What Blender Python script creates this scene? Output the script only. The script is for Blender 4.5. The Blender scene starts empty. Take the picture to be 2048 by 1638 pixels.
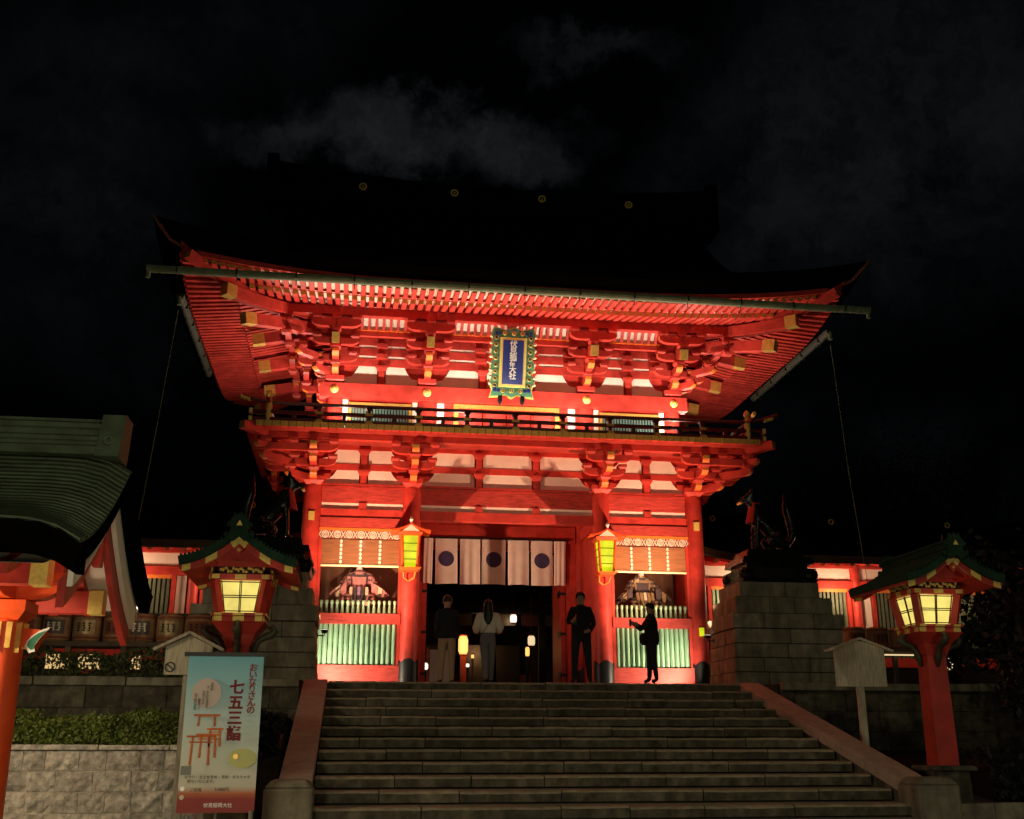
import bpy, bmesh, math, random
from mathutils import Vector, Matrix
R = math.radians
rng = random.Random(7)
SC = bpy.context.scene
COL = SC.collection

# ------------------------------------------------------------------ camera
cd = bpy.data.cameras.new('camera')
cd.sensor_width = 36.0
cd.lens = 38.18
cd.clip_end = 2000
cd.clip_start = 0.1
CAM = bpy.data.objects.new('camera', cd)
COL.objects.link(CAM)
CAM.location = (-3.619, -26.105, -1.2)
_yaw, _pitch = 0.1422, 0.3010
_f = Vector((math.sin(_yaw)*math.cos(_pitch), math.cos(_yaw)*math.cos(_pitch), math.sin(_pitch)))
CAM.rotation_euler = _f.to_track_quat('-Z', 'Y').to_euler()
SC.camera = CAM

# ------------------------------------------------------------------ world: night sky with faint lit cloud
W = bpy.data.worlds.new('World')
SC.world = W
W.use_nodes = True
_n = W.node_tree.nodes
_l = W.node_tree.links
_n.clear()
_out = _n.new('ShaderNodeOutputWorld')
_bg = _n.new('ShaderNodeBackground')
_tc = _n.new('ShaderNodeTexCoord')
_ns = _n.new('ShaderNodeTexNoise')
_ns.inputs['Scale'].default_value = 9.0
_ns.inputs['Detail'].default_value = 8.0
_ns.inputs['Roughness'].default_value = 0.66
_l.new(_tc.outputs['Generated'], _ns.inputs['Vector'])
_wp = _n.new('ShaderNodeVectorMath')          # warp the direction so cloud edges billow
_wp.operation = 'MULTIPLY_ADD'
_wp.inputs[1].default_value = (0.22, 0.22, 0.13)
_l.new(_ns.outputs['Color'], _wp.inputs[0])
_l.new(_tc.outputs['Generated'], _wp.inputs[2])
def _cloud(c, s, lo, hi, amp):
    sb = _n.new('ShaderNodeVectorMath')
    sb.operation = 'SUBTRACT'
    sb.inputs[1].default_value = (c[0]+.11, c[1]+.11, c[2]+.065)
    _l.new(_wp.outputs[0], sb.inputs[0])
    dv = _n.new('ShaderNodeVectorMath')
    dv.operation = 'DIVIDE'
    dv.inputs[1].default_value = s
    _l.new(sb.outputs[0], dv.inputs[0])
    ln = _n.new('ShaderNodeVectorMath')
    ln.operation = 'LENGTH'
    _l.new(dv.outputs[0], ln.inputs[0])
    mr = _n.new('ShaderNodeMapRange')
    mr.interpolation_type = 'SMOOTHSTEP'
    mr.inputs['From Min'].default_value = hi
    mr.inputs['From Max'].default_value = lo
    mr.inputs['To Min'].default_value = 0.0
    mr.inputs['To Max'].default_value = amp
    _l.new(ln.outputs['Value'], mr.inputs['Value'])
    return mr.outputs['Result']
_n2 = _n.new('ShaderNodeTexNoise')            # thin cloud over the whole sky
_n2.inputs['Scale'].default_value = 2.2
_n2.inputs['Detail'].default_value = 7.0
_l.new(_tc.outputs['Generated'], _n2.inputs['Vector'])
_r2 = _n.new('ShaderNodeMapRange')
_r2.inputs['From Min'].default_value = 0.54
_r2.inputs['From Max'].default_value = 0.78
_r2.inputs['To Max'].default_value = 0.0032
_l.new(_n2.outputs['Fac'], _r2.inputs['Value'])
_sum = _r2.outputs['Result']
for _c in (((0.055, 0.845, 0.520), (0.15, 0.5, 0.026), 0.25, 1.25, 0.0088),
           ((-0.09, 0.852, 0.508), (0.06, 0.5, 0.022), 0.2, 1.3, 0.0040),
           ((0.44, 0.76, 0.50), (0.17, 0.5, 0.15), 0.2, 1.3, 0.0044),
           ((0.19, 0.79, 0.582), (0.07, 0.5, 0.012), 0.2, 1.3, 0.0030),
           ((-0.25, 0.86, 0.43), (0.10, 0.5, 0.03), 0.2, 1.3, 0.0012)):
    _ad = _n.new('ShaderNodeMath')
    _ad.operation = 'ADD'
    _l.new(_sum, _ad.inputs[0])
    _l.new(_cloud(*_c), _ad.inputs[1])
    _sum = _ad.outputs[0]
_n3 = _n.new('ShaderNodeTexNoise')            # broken, wispy structure inside the clouds
_n3.inputs['Scale'].default_value = 15.0
_n3.inputs['Detail'].default_value = 8.0
_n3.inputs['Roughness'].default_value = 0.62
_l.new(_wp.outputs[0], _n3.inputs['Vector'])
_r3 = _n.new('ShaderNodeMapRange')
_r3.inputs['From Min'].default_value = 0.30
_r3.inputs['From Max'].default_value = 0.68
_r3.inputs['To Min'].default_value = 0.25
_r3.inputs['To Max'].default_value = 1.55
_l.new(_n3.outputs['Fac'], _r3.inputs['Value'])
_mm = _n.new('ShaderNodeMath')
_mm.operation = 'MULTIPLY'
_l.new(_sum, _mm.inputs[0])
_l.new(_r3.outputs['Result'], _mm.inputs[1])
_sum = _mm.outputs[0]
_tin = _n.new('ShaderNodeVectorMath')
_tin.operation = 'SCALE'
_tin.inputs[0].default_value = (0.90, 0.98, 1.06)
_l.new(_sum, _tin.inputs['Scale'])
_flo = _n.new('ShaderNodeVectorMath')
_flo.operation = 'ADD'
_flo.inputs[1].default_value = (0.0002, 0.0003, 0.0005)
_l.new(_tin.outputs[0], _flo.inputs[0])
_l.new(_flo.outputs[0], _bg.inputs['Color'])
_bg.inputs['Strength'].default_value = 1.0
_l.new(_bg.outputs['Background'], _out.inputs['Surface'])

SC.view_settings.view_transform = 'Standard'
SC.view_settings.look = 'None'
SC.view_settings.exposure = 0.0
SC.view_settings.gamma = 1.0
SC.view_settings.use_curve_mapping = False
SC.render.engine = 'CYCLES'
SC.cycles.use_denoising = True
try:
    SC.cycles.denoiser = 'OPENIMAGEDENOISE'
except Exception:
    pass
SC.cycles.use_adaptive_sampling = True
SC.cycles.adaptive_threshold = 0.025
SC.cycles.max_bounces = 6
SC.cycles.diffuse_bounces = 3
SC.cycles.glossy_bounces = 3
SC.cycles.transmission_bounces = 3
SC.cycles.transparent_max_bounces = 8
SC.cycles.sample_clamp_indirect = 3.0
SC.cycles.caustics_reflective = False
SC.cycles.caustics_refractive = False

def aim(o, target):
    d = Vector(target) - o.location
    o.rotation_euler = d.to_track_quat('-Z', 'Y').to_euler()

def lamp(name, kind, loc, energy, col, size=0.1, target=None, spot=None, blend=0.5, size_y=None, parent=None):
    ld = bpy.data.lights.new(name, kind)
    ld.energy = energy
    ld.color = col
    if kind == 'AREA':
        ld.size = size
        if size_y:
            ld.shape = 'RECTANGLE'
            ld.size_y = size_y
    else:
        ld.shadow_soft_size = size
    if kind == 'SPOT':
        ld.spot_size = R(spot or 90)
        ld.spot_blend = blend
    o = bpy.data.objects.new(name, ld)
    COL.objects.link(o)
    o.location = loc
    if target is not None:
        aim(o, target)
    if parent is not None:
        o.parent = parent
        o.matrix_parent_inverse = WM[parent.name].inverted()
    return o

WARM = (1.0, 0.63, 0.36)
MOON = (0.62, 0.75, 1.0)
# night: the sun lamp is the moon behind cloud, almost nothing
_m = lamp('moon', 'SUN', (0, -30, 40), 0.006, MOON, 0.1)
_m.data.angle = R(12)
_m.rotation_euler = (R(48), 0, R(-25))
# unseen street lamp of the approach, with low fill lights added either side
lamp('street_fill_light', 'POINT', (-5.6, -19.6, -1.0), 300, (1.0, 0.86, 0.58), 0.35)  # added fill to brighten banner, stone wall and hedge, no fixture
lamp('street_fill_light', 'POINT', (1.0, -24.5, 8.5), 620, (1.0, 0.87, 0.52), 0.4)
lamp('street_fill_light', 'POINT', (7.0, -19.0, 0.3), 130, (1.0, 0.86, 0.58), 0.35)  # added fill to brighten the right signboard and pedestals, no fixture

# ------------------------------------------------------------------ materials
MATS = {}
def mat(name, color, rough=0.6, metal=0.0, var=0.0, vscale=6.0, bump=0.0, bscale=30.0, emit=None, estr=0.0, spec=0.5, stretch=None, streak=0.0, alpha=None, coat=0.0):
    m = bpy.data.materials.new(name)
    m.use_nodes = True
    nt = m.node_tree
    b = nt.nodes['Principled BSDF']
    b.inputs['Base Color'].default_value = (*color, 1)
    b.inputs['Roughness'].default_value = rough
    b.inputs['Metallic'].default_value = metal
    b.inputs['Specular IOR Level'].default_value = spec
    if coat:
        b.inputs['Coat Weight'].default_value = coat
        b.inputs['Coat Roughness'].default_value = 0.25
    geo = nt.nodes.new('ShaderNodeNewGeometry')
    vec = geo.outputs['Position']
    if stretch:
        mp = nt.nodes.new('ShaderNodeMapping')
        mp.inputs['Scale'].default_value = stretch
        nt.links.new(vec, mp.inputs['Vector'])
        vec = mp.outputs['Vector']
    if var > 0:
        n = nt.nodes.new('ShaderNodeTexNoise')
        n.inputs['Scale'].default_value = vscale
        n.inputs['Detail'].default_value = 6
        n.inputs['Roughness'].default_value = 0.6
        nt.links.new(vec, n.inputs['Vector'])
        mr = nt.nodes.new('ShaderNodeMapRange')
        mr.inputs['From Min'].default_value = 0.3
        mr.inputs['From Max'].default_value = 0.7
        mr.inputs['To Min'].default_value = 1 - var
        mr.inputs['To Max'].default_value = 1 + var
        nt.links.new(n.outputs['Fac'], mr.inputs['Value'])
        ob = nt.nodes.new('ShaderNodeObjectInfo')
        m2 = nt.nodes.new('ShaderNodeMapRange')
        m2.inputs['To Min'].default_value = 1 - var*0.45
        m2.inputs['To Max'].default_value = 1 + var*0.45
        nt.links.new(ob.outputs['Random'], m2.inputs['Value'])
        mu = nt.nodes.new('ShaderNodeMath')
        mu.operation = 'MULTIPLY'
        nt.links.new(mr.outputs['Result'], mu.inputs[0])
        nt.links.new(m2.outputs['Result'], mu.inputs[1])
        fac = mu.outputs[0]
        if streak > 0:
            mp2 = nt.nodes.new('ShaderNodeMapping')
            mp2.inputs['Scale'].default_value = (5.5, 5.5, 1.6)
            nt.links.new(geo.outputs['Position'], mp2.inputs['Vector'])
            n2 = nt.nodes.new('ShaderNodeTexNoise')
            n2.inputs['Scale'].default_value = 1.0
            n2.inputs['Detail'].default_value = 5
            nt.links.new(mp2.outputs['Vector'], n2.inputs['Vector'])
            m3 = nt.nodes.new('ShaderNodeMapRange')
            m3.inputs['From Min'].default_value = 0.35
            m3.inputs['From Max'].default_value = 0.62
            m3.inputs['To Min'].default_value = 1 - streak
            m3.inputs['To Max'].default_value = 1 + streak*0.25
            nt.links.new(n2.outputs['Fac'], m3.inputs['Value'])
            mu2 = nt.nodes.new('ShaderNodeMath')
            mu2.operation = 'MULTIPLY'
            nt.links.new(fac, mu2.inputs[0])
            nt.links.new(m3.outputs['Result'], mu2.inputs[1])
            fac = mu2.outputs[0]
        vm = nt.nodes.new('ShaderNodeVectorMath')
        vm.operation = 'SCALE'
        vm.inputs[0].default_value = color
        nt.links.new(fac, vm.inputs['Scale'])
        nt.links.new(vm.outputs['Vector'], b.inputs['Base Color'])
        rr = nt.nodes.new('ShaderNodeMapRange')
        rr.inputs['To Min'].default_value = max(0.05, rough-0.12)
        rr.inputs['To Max'].default_value = min(1, rough+0.12)
        nt.links.new(n.outputs['Fac'], rr.inputs['Value'])
        nt.links.new(rr.outputs['Result'], b.inputs['Roughness'])
    if bump > 0:
        n = nt.nodes.new('ShaderNodeTexNoise')
        n.inputs['Scale'].default_value = bscale
        n.inputs['Detail'].default_value = 5
        nt.links.new(vec, n.inputs['Vector'])
        bp = nt.nodes.new('ShaderNodeBump')
        bp.inputs['Strength'].default_value = bump
        bp.inputs['Distance'].default_value = 0.02
        nt.links.new(n.outputs['Fac'], bp.inputs['Height'])
        nt.links.new(bp.outputs['Normal'], b.inputs['Normal'])
    if emit:
        b.inputs['Emission Color'].default_value = (*emit, 1)
        b.inputs['Emission Strength'].default_value = estr
        if name.startswith('paper'):
            en = nt.nodes.new('ShaderNodeTexNoise')
            en.inputs['Scale'].default_value = 3.2
            en.inputs['Detail'].default_value = 4
            nt.links.new(geo.outputs['Position'], en.inputs['Vector'])
            em = nt.nodes.new('ShaderNodeMapRange')
            em.inputs['From Min'].default_value = 0.3
            em.inputs['From Max'].default_value = 0.7
            em.inputs['To Min'].default_value = estr*0.72
            em.inputs['To Max'].default_value = estr*1.18
            nt.links.new(en.outputs['Fac'], em.inputs['Value'])
            nt.links.new(em.outputs['Result'], b.inputs['Emission Strength'])
    MATS[name] = m
    return m

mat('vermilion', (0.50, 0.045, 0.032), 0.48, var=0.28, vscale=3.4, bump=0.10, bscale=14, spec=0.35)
mat('old_vermilion', (0.47, 0.056, 0.044), 0.55, var=0.36, vscale=7.0, bump=0.25, bscale=20, spec=0.3, stretch=(0.6, 1, 4))
mat('post_orange', (0.72, 0.085, 0.016), 0.42, var=0.12, vscale=3.0, bump=0.06, spec=0.4)
mat('end_ochre', (0.78, 0.20, 0.030), 0.5, var=0.10, vscale=9)
mat('gold', (0.72, 0.46, 0.11), 0.42, metal=0.55, var=0.18, vscale=12)
mat('gold_leaf', (0.80, 0.62, 0.16), 0.5, metal=0.2, var=0.15, vscale=25, bump=0.3, bscale=60)
mat('plaster', (0.90, 0.83, 0.72), 0.75, var=0.06, vscale=3.0, bump=0.05)
mat('grille_green', (0.27, 0.46, 0.285), 0.55, var=0.22, vscale=9, stretch=(1, 1, 0.3), streak=0.15)
mat('dull_green', (0.10, 0.13, 0.075), 0.7, var=0.25, vscale=8)
mat('copper_green', (0.12, 0.17, 0.095), 0.7, var=0.35, vscale=5, bump=0.2)
mat('copper_roof', (0.014, 0.040, 0.025), 0.85, var=0.35, vscale=4, bump=0.3, spec=0.15)
mat('roof_green', (0.080, 0.115, 0.066), 0.65, var=0.35, vscale=3.5, bump=0.2)
mat('bark', (0.0026, 0.0024, 0.0022), 1.0, var=0.3, vscale=6, bump=0.5, spec=0.0)
mat('black_iron', (0.012, 0.012, 0.013), 0.45, metal=0.3)
mat('black_lacquer', (0.020, 0.010, 0.009), 0.3)
mat('rail_lacquer', (0.10, 0.012, 0.008), 0.35)
mat('bronze', (0.020, 0.021, 0.022), 0.28, metal=0.6, var=0.3, vscale=10)
mat('stone', (0.27, 0.25, 0.18), 0.9, var=0.26, vscale=5, bump=0.6, bscale=26, streak=0.38)
mat('stone_pale', (0.36, 0.35, 0.305), 0.9, var=0.5, vscale=13, bump=0.7, bscale=22, streak=0.30)
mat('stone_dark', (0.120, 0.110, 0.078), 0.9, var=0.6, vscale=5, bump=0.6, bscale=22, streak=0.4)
mat('stone_warm', (0.46, 0.37, 0.30), 0.88, var=0.18, vscale=6, bump=0.3, bscale=40)
mat('stone_worn_lit', (0.33, 0.28, 0.19), 0.85, var=0.3, vscale=7, bump=0.4, bscale=26)  # foot-worn nosings and treads, lightened further in place of catch light
mat('joint', (0.045, 0.042, 0.034), 0.95)
mat('mortar', (0.42, 0.39, 0.31), 0.95, var=0.25, vscale=12)
mat('soil', (0.030, 0.026, 0.018), 1.0, var=0.4, vscale=8)
mat('paving', (0.16, 0.15, 0.12), 0.9, var=0.3, vscale=5, bump=0.4)
mat('window_teal', (0.09, 0.17, 0.145), 0.55, var=0.2, vscale=9)
mat('reed', (0.33, 0.145, 0.060), 0.6, var=0.35, vscale=5, stretch=(0.5, 1, 14))
mat('cord_white', (0.80, 0.74, 0.62), 0.7)
mat('niche_wall', (0.22, 0.115, 0.065), 0.8, var=0.12, vscale=2)
mat('cloth_white', (0.90, 0.84, 0.77), 0.85, var=0.07, vscale=5, bump=0.1)
mat('crest_purple', (0.055, 0.045, 0.13), 0.8, var=0.2, vscale=30)
mat('wood_grey', (0.30, 0.27, 0.20), 0.8, var=0.35, vscale=9, stretch=(5, 5, 0.5), bump=0.2)
mat('soffit_red_shade', (0.32, 0.026, 0.017), 0.6, var=0.25, vscale=5)  # vermilion darkened to carry the shade under balcony and side eaves
mat('hall_wood', (0.022, 0.014, 0.010), 0.7, var=0.3, vscale=6)
mat('wood_pale', (0.78, 0.73, 0.58), 0.8, var=0.30, vscale=8, stretch=(5, 5, 0.5), bump=0.2)
mat('gutter_dark', (0.032, 0.038, 0.024), 0.7, var=0.3)
mat('eave_board', (0.20, 0.060, 0.030), 0.7, var=0.2)
mat('wood_dark', (0.07, 0.045, 0.03), 0.7, var=0.3, vscale=6)
mat('ink', (0.02, 0.018, 0.015), 0.8)
mat('blue_board', (0.016, 0.028, 0.17), 0.35)
mat('silver', (0.72, 0.70, 0.68), 0.4, metal=0.3)
mat('plaque_green', (0.07, 0.23, 0.13), 0.5, var=0.2, vscale=20)
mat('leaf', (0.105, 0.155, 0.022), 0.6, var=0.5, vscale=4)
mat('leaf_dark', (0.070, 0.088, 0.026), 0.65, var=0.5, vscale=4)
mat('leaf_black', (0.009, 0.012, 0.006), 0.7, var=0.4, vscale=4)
mat('trunk', (0.07, 0.055, 0.04), 0.9, var=0.3)
mat('paper_lit', (0.15, 0.12, 0.06), 0.7, emit=(1.0, 0.80, 0.185), estr=0.96)
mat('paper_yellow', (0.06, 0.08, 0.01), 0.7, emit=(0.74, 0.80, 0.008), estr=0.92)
mat('lamp_white', (0.9, 0.9, 0.85), 0.5, emit=(1.0, 0.82, 0.66), estr=1.6)
mat('lamp_orange', (0.9, 0.6, 0.3), 0.5, emit=(1.0, 0.50, 0.12), estr=1.6)
mat('lamp_cream', (0.9, 0.8, 0.6), 0.5, emit=(1.0, 0.74, 0.40), estr=0.9)
mat('window_glow', (0.9, 0.7, 0.4), 0.5, emit=(1.0, 0.66, 0.26), estr=0.7)
mat('skin', (0.42, 0.24, 0.17), 0.6)
mat('hair', (0.010, 0.008, 0.007), 0.5)
mat('coat_black', (0.008, 0.008, 0.009), 0.9)
mat('sweater', (0.80, 0.75, 0.62), 0.95, bump=0.2, bscale=80)
mat('trousers_grey', (0.16, 0.16, 0.17), 0.9)
mat('trousers_tan', (0.36, 0.26, 0.17), 0.9)
mat('denim_dark', (0.015, 0.018, 0.026), 0.9)
mat('shoe', (0.02, 0.018, 0.016), 0.7)
mat('bib_red', (0.50, 0.025, 0.015), 0.8, bump=0.2)
mat('barrel_straw', (0.32, 0.17, 0.08), 0.85, var=0.3, vscale=9, bump=0.4, bscale=60)
mat('barrel_band', (0.20, 0.055, 0.03), 0.85)
mat('robe_pink', (0.60, 0.26, 0.26), 0.6, var=0.3, vscale=14)
mat('robe_mauve', (0.38, 0.26, 0.42), 0.6, var=0.3, vscale=14)
mat('robe_cream', (0.75, 0.66, 0.50), 0.6, var=0.15, vscale=14)
mat('robe_bronze', (0.42, 0.30, 0.16), 0.35, metal=0.4, var=0.3, vscale=14)
mat('robe_dark', (0.07, 0.055, 0.06), 0.5, var=0.3, vscale=14)
mat('face_white', (0.75, 0.62, 0.52), 0.6)
mat('steel', (0.5, 0.5, 0.48), 0.35, metal=0.8)
mat('white_paint', (0.75, 0.75, 0.72), 0.5)
mat('nose_green', (.02, .16, .09), .5)
mat('carve_dark', (0.05, 0.055, 0.03), 0.5, var=0.4, vscale=20)

# ------------------------------------------------------------------ mesh builder
def V3(*a):
    return Vector(a if len(a) == 3 else a[0])

class MB:
    def __init__(s):
        s.v = []
        s.f = []
        s.m = []
        s.mi = 0
    def add(s, vs, fs, mi=None):
        o = len(s.v)
        s.v.extend([tuple(p) for p in vs])
        mi = s.mi if mi is None else mi
        for k, f in enumerate(fs):
            s.f.append(tuple(i+o for i in f))
            s.m.append(mi[k] if isinstance(mi, (list, tuple)) else mi)
        return s
    def box(s, a, b, mi=None):
        x0, y0, z0 = a
        x1, y1, z1 = b
        x0, x1 = min(x0, x1), max(x0, x1)
        y0, y1 = min(y0, y1), max(y0, y1)
        z0, z1 = min(z0, z1), max(z0, z1)
        return s.add([(x0,y0,z0),(x1,y0,z0),(x1,y1,z0),(x0,y1,z0),(x0,y0,z1),(x1,y0,z1),(x1,y1,z1),(x0,y1,z1)],
                     [(0,3,2,1),(4,5,6,7),(0,1,5,4),(1,2,6,5),(2,3,7,6),(3,0,4,7)], mi)
    def hexa(s, bot, top, mi=None):
        return s.add(list(bot)+list(top), [(0,3,2,1),(4,5,6,7),(0,1,5,4),(1,2,6,5),(2,3,7,6),(3,0,4,7)], mi)
    def frust(s, c, w0, w1, z0, z1, mi=None, d0=None, d1=None):
        x, y = c
        d0 = w0 if d0 is None else d0
        d1 = w1 if d1 is None else d1
        q = ((-1,-1),(1,-1),(1,1),(-1,1))
        return s.hexa([(x+a*w0/2, y+b*d0/2, z0) for a, b in q], [(x+a*w1/2, y+b*d1/2, z1) for a, b in q], mi)
    def bar(s, p, q, w, h, mi=None, mend=None, up=(0,0,1)):
        """rectangular bar from p to q; w across, h along up; mend = material of the two ends"""
        p, q = Vector(p), Vector(q)
        d = (q-p).normalized()
        u = Vector(up)
        r = d.cross(u)
        if r.length < 1e-5:
            r = d.cross(Vector((1,0,0)))
        r.normalize()
        u = r.cross(d).normalized()
        c = []
        for e in (p, q):
            for a, b in ((-1,-1),(1,-1),(1,1),(-1,1)):
                c.append(e + r*(a*w/2) + u*(b*h/2))
        m0 = s.mi if mi is None else mi
        me = m0 if mend is None else mend
        return s.add(c, [(0,1,2,3),(7,6,5,4),(0,4,5,1),(1,5,6,2),(2,6,7,3),(3,7,4,0)], [me, me, m0, m0, m0, m0])
    def prism(s, poly, axis, a, b, mi=None, mcap=None):
        """poly 2D; axis x: poly=(y,z); y: poly=(x,z); z: poly=(x,y)"""
        n = len(poly)
        def P(u, v, t):
            return {'x': (t,u,v), 'y': (u,t,v), 'z': (u,v,t)}[axis]
        vs = [P(u,v,a) for u, v in poly] + [P(u,v,b) for u, v in poly]
        m0 = s.mi if mi is None else mi
        mc = m0 if mcap is None else mcap
        fs = [tuple(range(n))[::-1], tuple(range(n, 2*n))] + [(i, (i+1) % n, n+(i+1) % n, n+i) for i in range(n)]
        return s.add(vs, fs, [mc, mc]+[m0]*n)
    def tube(s, pts, rad, n=8, mi=None, caps=True):
        pts = [Vector(p) for p in pts]
        if not hasattr(rad, '__len__'):
            rad = [rad]*len(pts)
        vs = []
        prev = None
        for i, p in enumerate(pts):
            d = (pts[min(i+1, len(pts)-1)] - pts[max(i-1, 0)])
            d = d.normalized() if d.length > 1e-9 else Vector((0,0,1))
            if prev is None:
                u = Vector((0,0,1)) if abs(d.z) < 0.9 else Vector((1,0,0))
            else:
                u = prev
            r = d.cross(u).normalized()
            u = r.cross(d).normalized()
            prev = u
            for k in range(n):
                t = 2*math.pi*k/n
                vs.append(p + r*(math.cos(t)*rad[i]) + u*(math.sin(t)*rad[i]))
        fs = []
        for i in range(len(pts)-1):
            for k in range(n):
                fs.append((i*n+k, i*n+(k+1) % n, (i+1)*n+(k+1) % n, (i+1)*n+k))
        if caps:
            fs.append(tuple(range(n))[::-1])
            fs.append(tuple(range((len(pts)-1)*n, len(pts)*n)))
        return s.add(vs, fs, mi)
    def lathe(s, prof, c, n=16, mi=None, sx=1.0, sy=1.0, z0=0.0):
        vs = []
        for r, z in prof:
            for k in range(n):
                t = 2*math.pi*k/n
                vs.append((c[0]+r*sx*math.cos(t), c[1]+r*sy*math.sin(t), z+z0))
        fs = []
        for i in range(len(prof)-1):
            for k in range(n):
                fs.append((i*n+k, i*n+(k+1) % n, (i+1)*n+(k+1) % n, (i+1)*n+k))
        fs.append(tuple(range(n))[::-1])
        fs.append(tuple(range((len(prof)-1)*n, len(prof)*n)))
        return s.add(vs, fs, mi)
    def ball(s, c, r, n=10, m=7, mi=None):
        if not hasattr(r, '__len__'):
            r = (r, r, r)
        vs = [(c[0], c[1], c[2]-r[2])]
        for i in range(1, m):
            p = -math.pi/2 + math.pi*i/m
            for k in range(n):
                t = 2*math.pi*k/n
                vs.append((c[0]+r[0]*math.cos(p)*math.cos(t), c[1]+r[1]*math.cos(p)*math.sin(t), c[2]+r[2]*math.sin(p)))
        vs.append((c[0], c[1], c[2]+r[2]))
        fs = [(0, 1+(k+1) % n, 1+k) for k in range(n)]
        for i in range(m-2):
            for k in range(n):
                fs.append((1+i*n+k, 1+i*n+(k+1) % n, 1+(i+1)*n+(k+1) % n, 1+(i+1)*n+k))
        b = 1+(m-2)*n
        fs += [(b+k, b+(k+1) % n, len(vs)-1) for k in range(n)]
        return s.add(vs, fs, mi)
    def grid(s, fn, nu, nv, mi=None, flip=False):
        vs = [fn(i/nu, j/nv) for j in range(nv+1) for i in range(nu+1)]
        fs = []
        for j in range(nv):
            for i in range(nu):
                a = j*(nu+1)+i
                q = (a, a+1, a+nu+2, a+nu+1)
                fs.append(q[::-1] if flip else q)
        return s.add(vs, fs, mi)
    def disc(s, c, r, axis='y', n=20, t=0.02, mi=None):
        poly = [(c['xyz'.index(a)] + r*math.cos(2*math.pi*k/n)) for a in '' for k in range(0)]
        A = {'y': (0, 2), 'x': (1, 2), 'z': (0, 1)}[axis]
        poly = [(c[A[0]]+r*math.cos(2*math.pi*k/n), c[A[1]]+r*math.sin(2*math.pi*k/n)) for k in range(n)]
        t0 = c['xyz'.index(axis)]
        return s.prism(poly, axis, t0-t/2, t0+t/2, mi)
    def ring(s, c, r, w, axis='y', n=18, t=0.02, mi=None):
        A = {'y': (0, 2), 'x': (1, 2)}[axis]
        ax = 'xyz'.index(axis)
        vs = []
        for rr, tt in ((r, -t/2), (r, t/2), (r-w, t/2), (r-w, -t/2)):
            for k in range(n):
                p = list(c)
                p[A[0]] += rr*math.cos(2*math.pi*k/n)
                p[A[1]] += rr*math.sin(2*math.pi*k/n)
                p[ax] += tt
                vs.append(tuple(p))
        fs = []
        for q in range(4):
            for k in range(n):
                fs.append((q*n+k, q*n+(k+1) % n, ((q+1) % 4)*n+(k+1) % n, ((q+1) % 4)*n+k))
        return s.add(vs, fs, mi)
    def mesh(s, name, mats, smooth=False, fix=True):
        me = bpy.data.meshes.new(name)
        me.from_pydata(s.v, [], s.f)
        if not isinstance(mats, (list, tuple)):
            mats = [mats]
        for m in mats:
            me.materials.append(MATS[m] if isinstance(m, str) else m)
        if len(mats) > 1:
            me.polygons.foreach_set('material_index', s.m)
        if fix:
            bm = bmesh.new()
            bm.from_mesh(me)
            bmesh.ops.recalc_face_normals(bm, faces=bm.faces)
            bm.to_mesh(me)
            bm.free()
        if smooth:
            me.polygons.foreach_set('use_smooth', [True]*len(me.polygons))
            if smooth != 'all':
                try:
                    me.set_sharp_from_angle(angle=R(40))
                except Exception:
                    pass
        me.update()
        return me
    def build(s, name, mats, parent=None, smooth=False, fix=True):
        return place(s.mesh(name, mats, smooth, fix), name, parent)

WM = {}
def place(me, name, parent=None, M=None):
    o = bpy.data.objects.new(name, me)
    COL.objects.link(o)
    if M is not None:
        o.matrix_basis = M
    if parent is not None:
        o.parent = parent
        o.matrix_parent_inverse = WM[parent.name].inverted()
    WM[o.name] = Matrix.Identity(4) if M is None else M.copy()
    return o

def empty(name, loc=(0, 0, 0), parent=None):
    o = bpy.data.objects.new(name, None)
    o.empty_display_size = 0.2
    COL.objects.link(o)
    if parent is None:
        o.location = loc
        WM[o.name] = Matrix.Translation(loc)
    else:
        o.parent = parent
        o.matrix_parent_inverse = WM[parent.name].inverted()
        WM[o.name] = Matrix.Identity(4)
    return o

def tag(o, label=None, cat=None, group=None, kind=None):
    if label:
        o['label'] = label
    if cat:
        o['category'] = cat
    if group:
        o['group'] = group
    if kind:
        o['kind'] = kind
    return o

def thing(name, label, cat, loc=(0, 0, 0), group=None):
    return tag(empty(name, loc), label, cat, group)

UNIT = {}
def unit_box(mats):
    """unit cube -0.5..0.5; material 1 (if any) on the -Y and +Y ends"""
    key = tuple(mats)
    if key not in UNIT:
        b = MB()
        b.box((-.5,-.5,-.5), (.5,.5,.5))
        if len(mats) > 1:
            b.m = [0,0,1,0,1,0]
        UNIT[key] = b.mesh('bar', list(mats))
    return UNIT[key]

def ubar(name, p, q, w, h, mats, parent, up=(0, 0, 1)):
    """a shared unit box stretched from p to q"""
    p, q = Vector(p), Vector(q)
    d = q-p
    L = d.length
    d.normalize()
    u = Vector(up)
    r = d.cross(u).normalized()
    u = r.cross(d).normalized()
    M = Matrix((( r.x*w, d.x*L, u.x*h, (p.x+q.x)/2), (r.y*w, d.y*L, u.y*h, (p.y+q.y)/2), (r.z*w, d.z*L, u.z*h, (p.z+q.z)/2), (0,0,0,1)))
    return place(unit_box(mats), name, parent, M)

def ubox(name, a, b, mats, parent):
    a, b = Vector(a), Vector(b)
    M = Matrix.Translation((a+b)/2) @ Matrix.Diagonal((abs(b.x-a.x), abs(b.y-a.y), abs(b.z-a.z), 1))
    return place(unit_box(mats), name, parent, M)

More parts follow.
